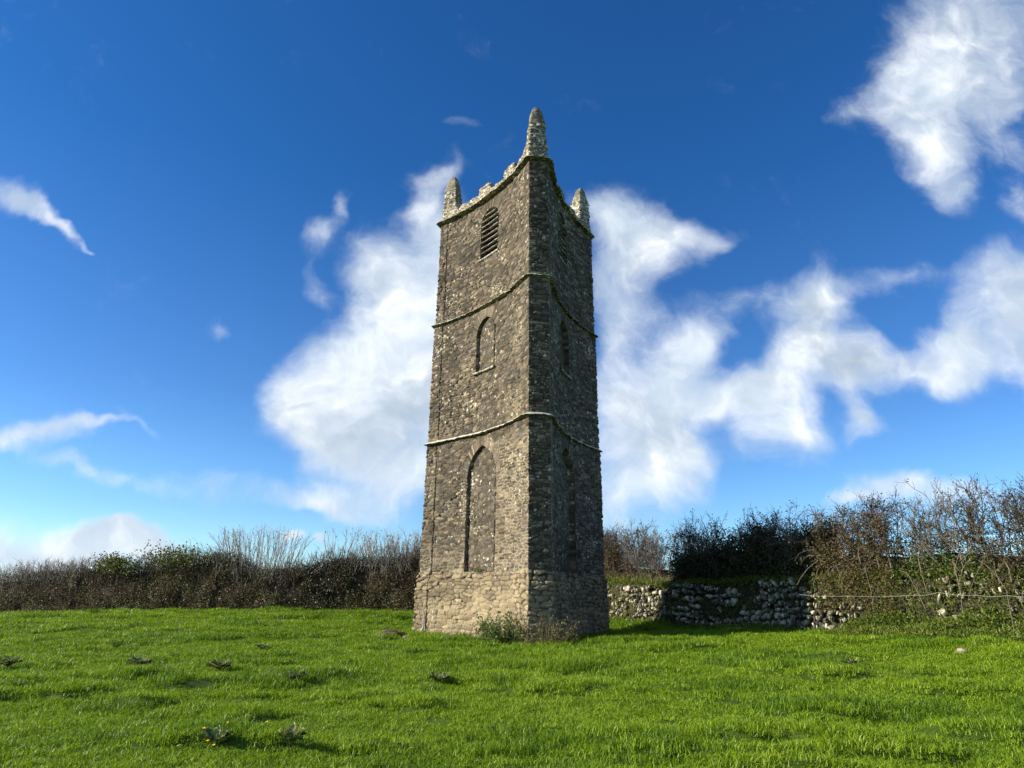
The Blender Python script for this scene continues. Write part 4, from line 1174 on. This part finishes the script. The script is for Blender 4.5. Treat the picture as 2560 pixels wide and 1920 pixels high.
P = tower_pt(-1, 2.35, .0, .22); clump('nettle_clump', 'leafy green nettle clump at the sunlit foot of the tower beside the near corner', 'weed', P[0], P[1], g1(P[0], P[1]), .78, 1.0, 110, 3200, M_greenleaf, M_barkL, 301, .085, 1.3)
P = np.array(on_ground(1378, 1635)); clump('dry_weed_clump', 'sparse clump of dry stalks and small leaves below the narrow shaded corner of the tower', 'weed', P[0], 20.8, g1(P[0], 20.8), .7, 1.05, 110, 1300, M_straw, M_straw, 302, .06, 1.35)
P = tower_pt(-1, .95, .0, .12); clump('nettle_sprout', 'small green sprout growing from the plinth stones left of the nettle clump', 'weed', P[0], P[1], g1(P[0], P[1]) + .12, .2, .55, 20, 320, M_greenleaf, M_barkL, 303, .075)
P = tower_pt(-1, -.9, .0, .2); clump('tall_grass_fringe', 'low fringe of long grass and weeds at the middle of the sunlit plinth', 'weed', P[0], P[1], g1(P[0], P[1]), .6, .34, 90, 700, M_weed, M_straw, 304, .06, 2.0)

# tower's clinging roots and sill moss
S = Soup(); pts = [tower_pt(-1, -2.60 + dx, zz, .06) for dx, zz in ((.03, 1.05), (.0, .85), (.05, .62), (-.0, .42), (.06, .28), (-.05, .12), (-.22, -.02), (-.38, -.1))]
pts = np.array(pts); tubes(S, pts[:-1], pts[1:], np.linspace(.018, .03, 7), np.linspace(.02, .032, 7), .8, 6)
pts2 = np.array([tower_pt(-1, -2.60 + dx, zz, .06) for dx, zz in ((.05, .62), (.10, .35), (.16, .15), (.24, -.03))]); tubes(S, pts2[:-1], pts2[1:], np.full(3, .016), np.full(3, .018), .7, 5)
o = pts[-1].copy(); iv = S.build('ivy_root', M_pale, None, origin=o); iv.location = o
tag(iv, 'pale dead ivy root creeping up the plinth joint by the left corner of the tower', 'root')
P = tower_pt(-1, .05, 2.26, .0); clump('ledge_weed', 'tiny tuft of green weed on the ledge of the tall blocked arch', 'weed', P[0], P[1], 2.24, .28, .12, 16, 120, M_greenleaf, M_straw, 305, .06, 1.4)


# heap of slates left of the tower
def boulder(name, label, cat, loc, dims, seed, mat, rot=0, parent=None, group=None, flat=.62):
    e = ico.copy(); e = np.sign(e) * np.abs(e) ** (flat / .62 if flat != .62 else 1)
    nz_ = (vn(e[:, 0] * 1.4 + seed, e[:, 1] * 1.4 + e[:, 2], seed) - .5) * .5 + (vn(e[:, 0] * 4 + seed, e[:, 1] * 4 + e[:, 2] * 3, seed + 1) - .5) * .2
    e = e * (1 + nz_[:, None]); rq = np.random.default_rng(seed)
    for _q in range(8):
        pn = rq.normal(0, 1, 3); pn /= np.linalg.norm(pn); e = e - pn[None] * np.clip(e @ pn - rq.uniform(.6, .9), 0, None)[:, None]
    e = e * np.array(dims) * .58
    c, s = math.cos(rot), math.sin(rot); e[:, :2] = np.c_[e[:, 0] * c - e[:, 1] * s, e[:, 0] * s + e[:, 1] * c]
    o = mesh_obj(name, e, icf, mat, parent, {'stone': np.tile([[(seed * .37) % 1, (seed * .61) % 1, 0, 0]], (len(e), 1))}, smooth=False)
    o.location = loc
    if label: tag(o, label, cat, group)
    return o


r = np.random.default_rng(12)
for i in range(9):
    P = on_ground(955 + i * 9 + r.uniform(-8, 8), 1592 + r.uniform(-8, 10))
    boulder('loose_slate', 'loose dark slate lying in the heap on the grass left of the tower', 'stone', (P[0], P[1], P[2] + .04 + .03 * (i % 3)), (.42, .25, .10), 700 + i, M_hedgestone if i % 3 == 0 else M_wall, r.uniform(-.6, .6), group='loose slates heaped beside the tower')
P = on_ground(2405, 1632); boulder('field_stone', 'rounded tan stone half sunk in the grass at the right edge', 'stone', (P[0], P[1], P[2] + .01), (.34, .30, .18), 731, M_granite, .3)


# broad-leaved docks in the pasture
def dock(px, py, label, seed, n=16, L=.20):
    P = on_ground(px, py); r = np.random.default_rng(seed); n = int(n * 1.2); L *= 1.2; P[2] += .01; root = thing('dock_plant', label, 'plant', P, 'broad-leaved docks in the pasture'); S = Soup()
    for i in range(n):
        a = r.uniform(0, 6.28); el = r.uniform(.35, 1.15); l_ = L * r.uniform(.6, 1.2); w_ = l_ * .17; m = 6; tt = np.linspace(0, 1, m)
        u = np.array([math.cos(a), math.sin(a)]); v = np.array([-u[1], u[0]]); rad = .03 + tt * l_ * math.cos(el) ; zz = .02 + l_ * (math.sin(el) * tt - .38 * tt ** 2 * math.sin(el + .3)) + .02
        wid = w_ * np.sin(np.pi * (tt * .9 + .06)) ; wv = .018 * np.sin(tt * 9 + i)
        A = np.stack([np.c_[u[None] * rad[:, None] + v[None] * wid[:, None] * sgn, zz + (wv + .02) * (sgn != 0)] for sgn in (-1, 0, 1)], 1)
        S.add(A.reshape(-1, 3), grid_faces(m, 3), a=r.random())
    S.build('leaves', M_dock, root); S = Soup()
    b_ = np.zeros((3, 3)); grow(S, b_, np.c_[r.normal(0, .4, (3, 2)), np.ones(3)], r.uniform(.08, .18, 3), .005, .003, 3, .1, (0, 0, 0), r.random(3), r); S.build('stalk', M_straw, root)


M_dock = leaf_material('dock_leaf', [(0.07, 0.075, 0.03), (0.15, 0.19, 0.05), (0.24, 0.28, 0.09), (0.28, 0.21, 0.11)], 0.25, 0.35, spec=.5)
dock(548, 1680, 'large ragged brown-green dock in the left middle of the pasture', 1, 26, .26)
dock(655, 1628, 'upright dock beyond the large ragged one, towards the tower', 2, 14, .2)
dock(345, 1672, 'flattened dark dock left of the large ragged one', 3, 20, .24)
dock(290, 1625, 'small far dock behind the flattened dark one', 4, 12, .2)
dock(18, 1672, 'pale withered dock at the left edge of the photo', 5, 24, .26)
dock(735, 1705, 'spreading dock right of the large ragged one', 6, 16, .2)
dock(1095, 1712, 'low dock in the centre of the pasture in front of the tower', 7, 18, .22)
dock(535, 1868, 'dark dock growing among the dandelions near the bottom', 8, 16, .17)
dock(725, 1865, 'pale-leaved dock right of the dandelions near the bottom', 9, 14, .16)
dock(2130, 1668, 'small dark dock in the right part of the pasture', 10, 12, .17)


def dandelion(px, py, label, seed, R=.022):
    P = on_ground(px, py); root = thing('dandelion', label, 'flower', P, 'yellow dandelions near the bottom left'); r = np.random.default_rng(seed)
    h = .10; S = Soup(); tubes(S, [(0, 0, -.01)], [(0.01, 0, h)], np.array([.003]), np.array([.003]), .5, 5); S.build('stem', M_greenleaf, root)
    S = Soup()
    for k, (n, rr, zz) in enumerate(((22, R, h), (18, R * .75, h + .005), (12, R * .45, h + .009))):
        for i in range(n):
            a = 2 * math.pi * (i + .5 * k) / n; c, s = math.cos(a), math.sin(a); w_ = rr * .16
            S.add([(0.01, 0, zz), (0.01 + c * rr * .6 - s * w_, s * rr * .6 + c * w_, zz + .002), (0.01 + c * rr, s * rr, zz + .004), (0.01 + c * rr * .6 + s * w_, s * rr * .6 - c * w_, zz + .002)], [[0, 1, 2, 3]])
    S.build('flower_head', M_yellow, root)


dandelion(504, 1848, 'highest yellow dandelion of the bottom-left cluster', 1)
dandelion(514, 1880, 'brightest yellow dandelion, in the middle of the bottom-left cluster', 2, .026)
dandelion(528, 1892, 'lowest yellow dandelion of the bottom-left cluster', 3)
dandelion(563, 1833, 'small yellow dandelion just right of the bottom-left cluster', 4, .018)
dandelion(662, 1829, 'lone pale yellow dandelion farther right than the cluster', 5, .022)


# electric fence wire in front of the bank
ft = thing('electric_fence', 'single pale wire on thin posts in front of the right end of the bank', 'fence', (12, 17.5, g1(12, 17.5))); FO = np.array(ft.location)
kn = [at(1998, 1486, 21.6), at(2120, 1490, 20.3), at(2285, 1488, 18.8), at(2345, 1481, 18.3), at(2440, 1488, 17.5), at(2520, 1489, 16.9), at(2640, 1491, 16)]
kn = np.array(kn) - FO; pts = []
for a_, b_ in zip(kn[:-1], kn[1:]):
    u = np.linspace(0, 1, 9)[:-1, None]; q = a_ * (1 - u) + b_ * u; q[:, 2] -= (.03 * np.sin(np.pi * u))[:, 0]; pts.append(q)
pts = np.concatenate(pts + [kn[-1:]]); S = Soup(); tubes(S, pts[:-1], pts[1:], np.full(len(pts) - 1, .0022), np.full(len(pts) - 1, .0022), 0, 5); S.build('wire', M_wire, ft)
for i in (5,):
    q = kn[i]; gq = g1(q[0] + FO[0], q[1] + FO[1]) - FO[2]; S = Soup()
    tubes(S, [(q[0], q[1] + .02, gq - .1), (q[0], q[1] + .02, q[2] + .08)][:1], [(q[0], q[1] + .02, q[2] + .12)], np.array([.011]), np.array([.010]), 0, 8); S.build('post', M_post, ft)
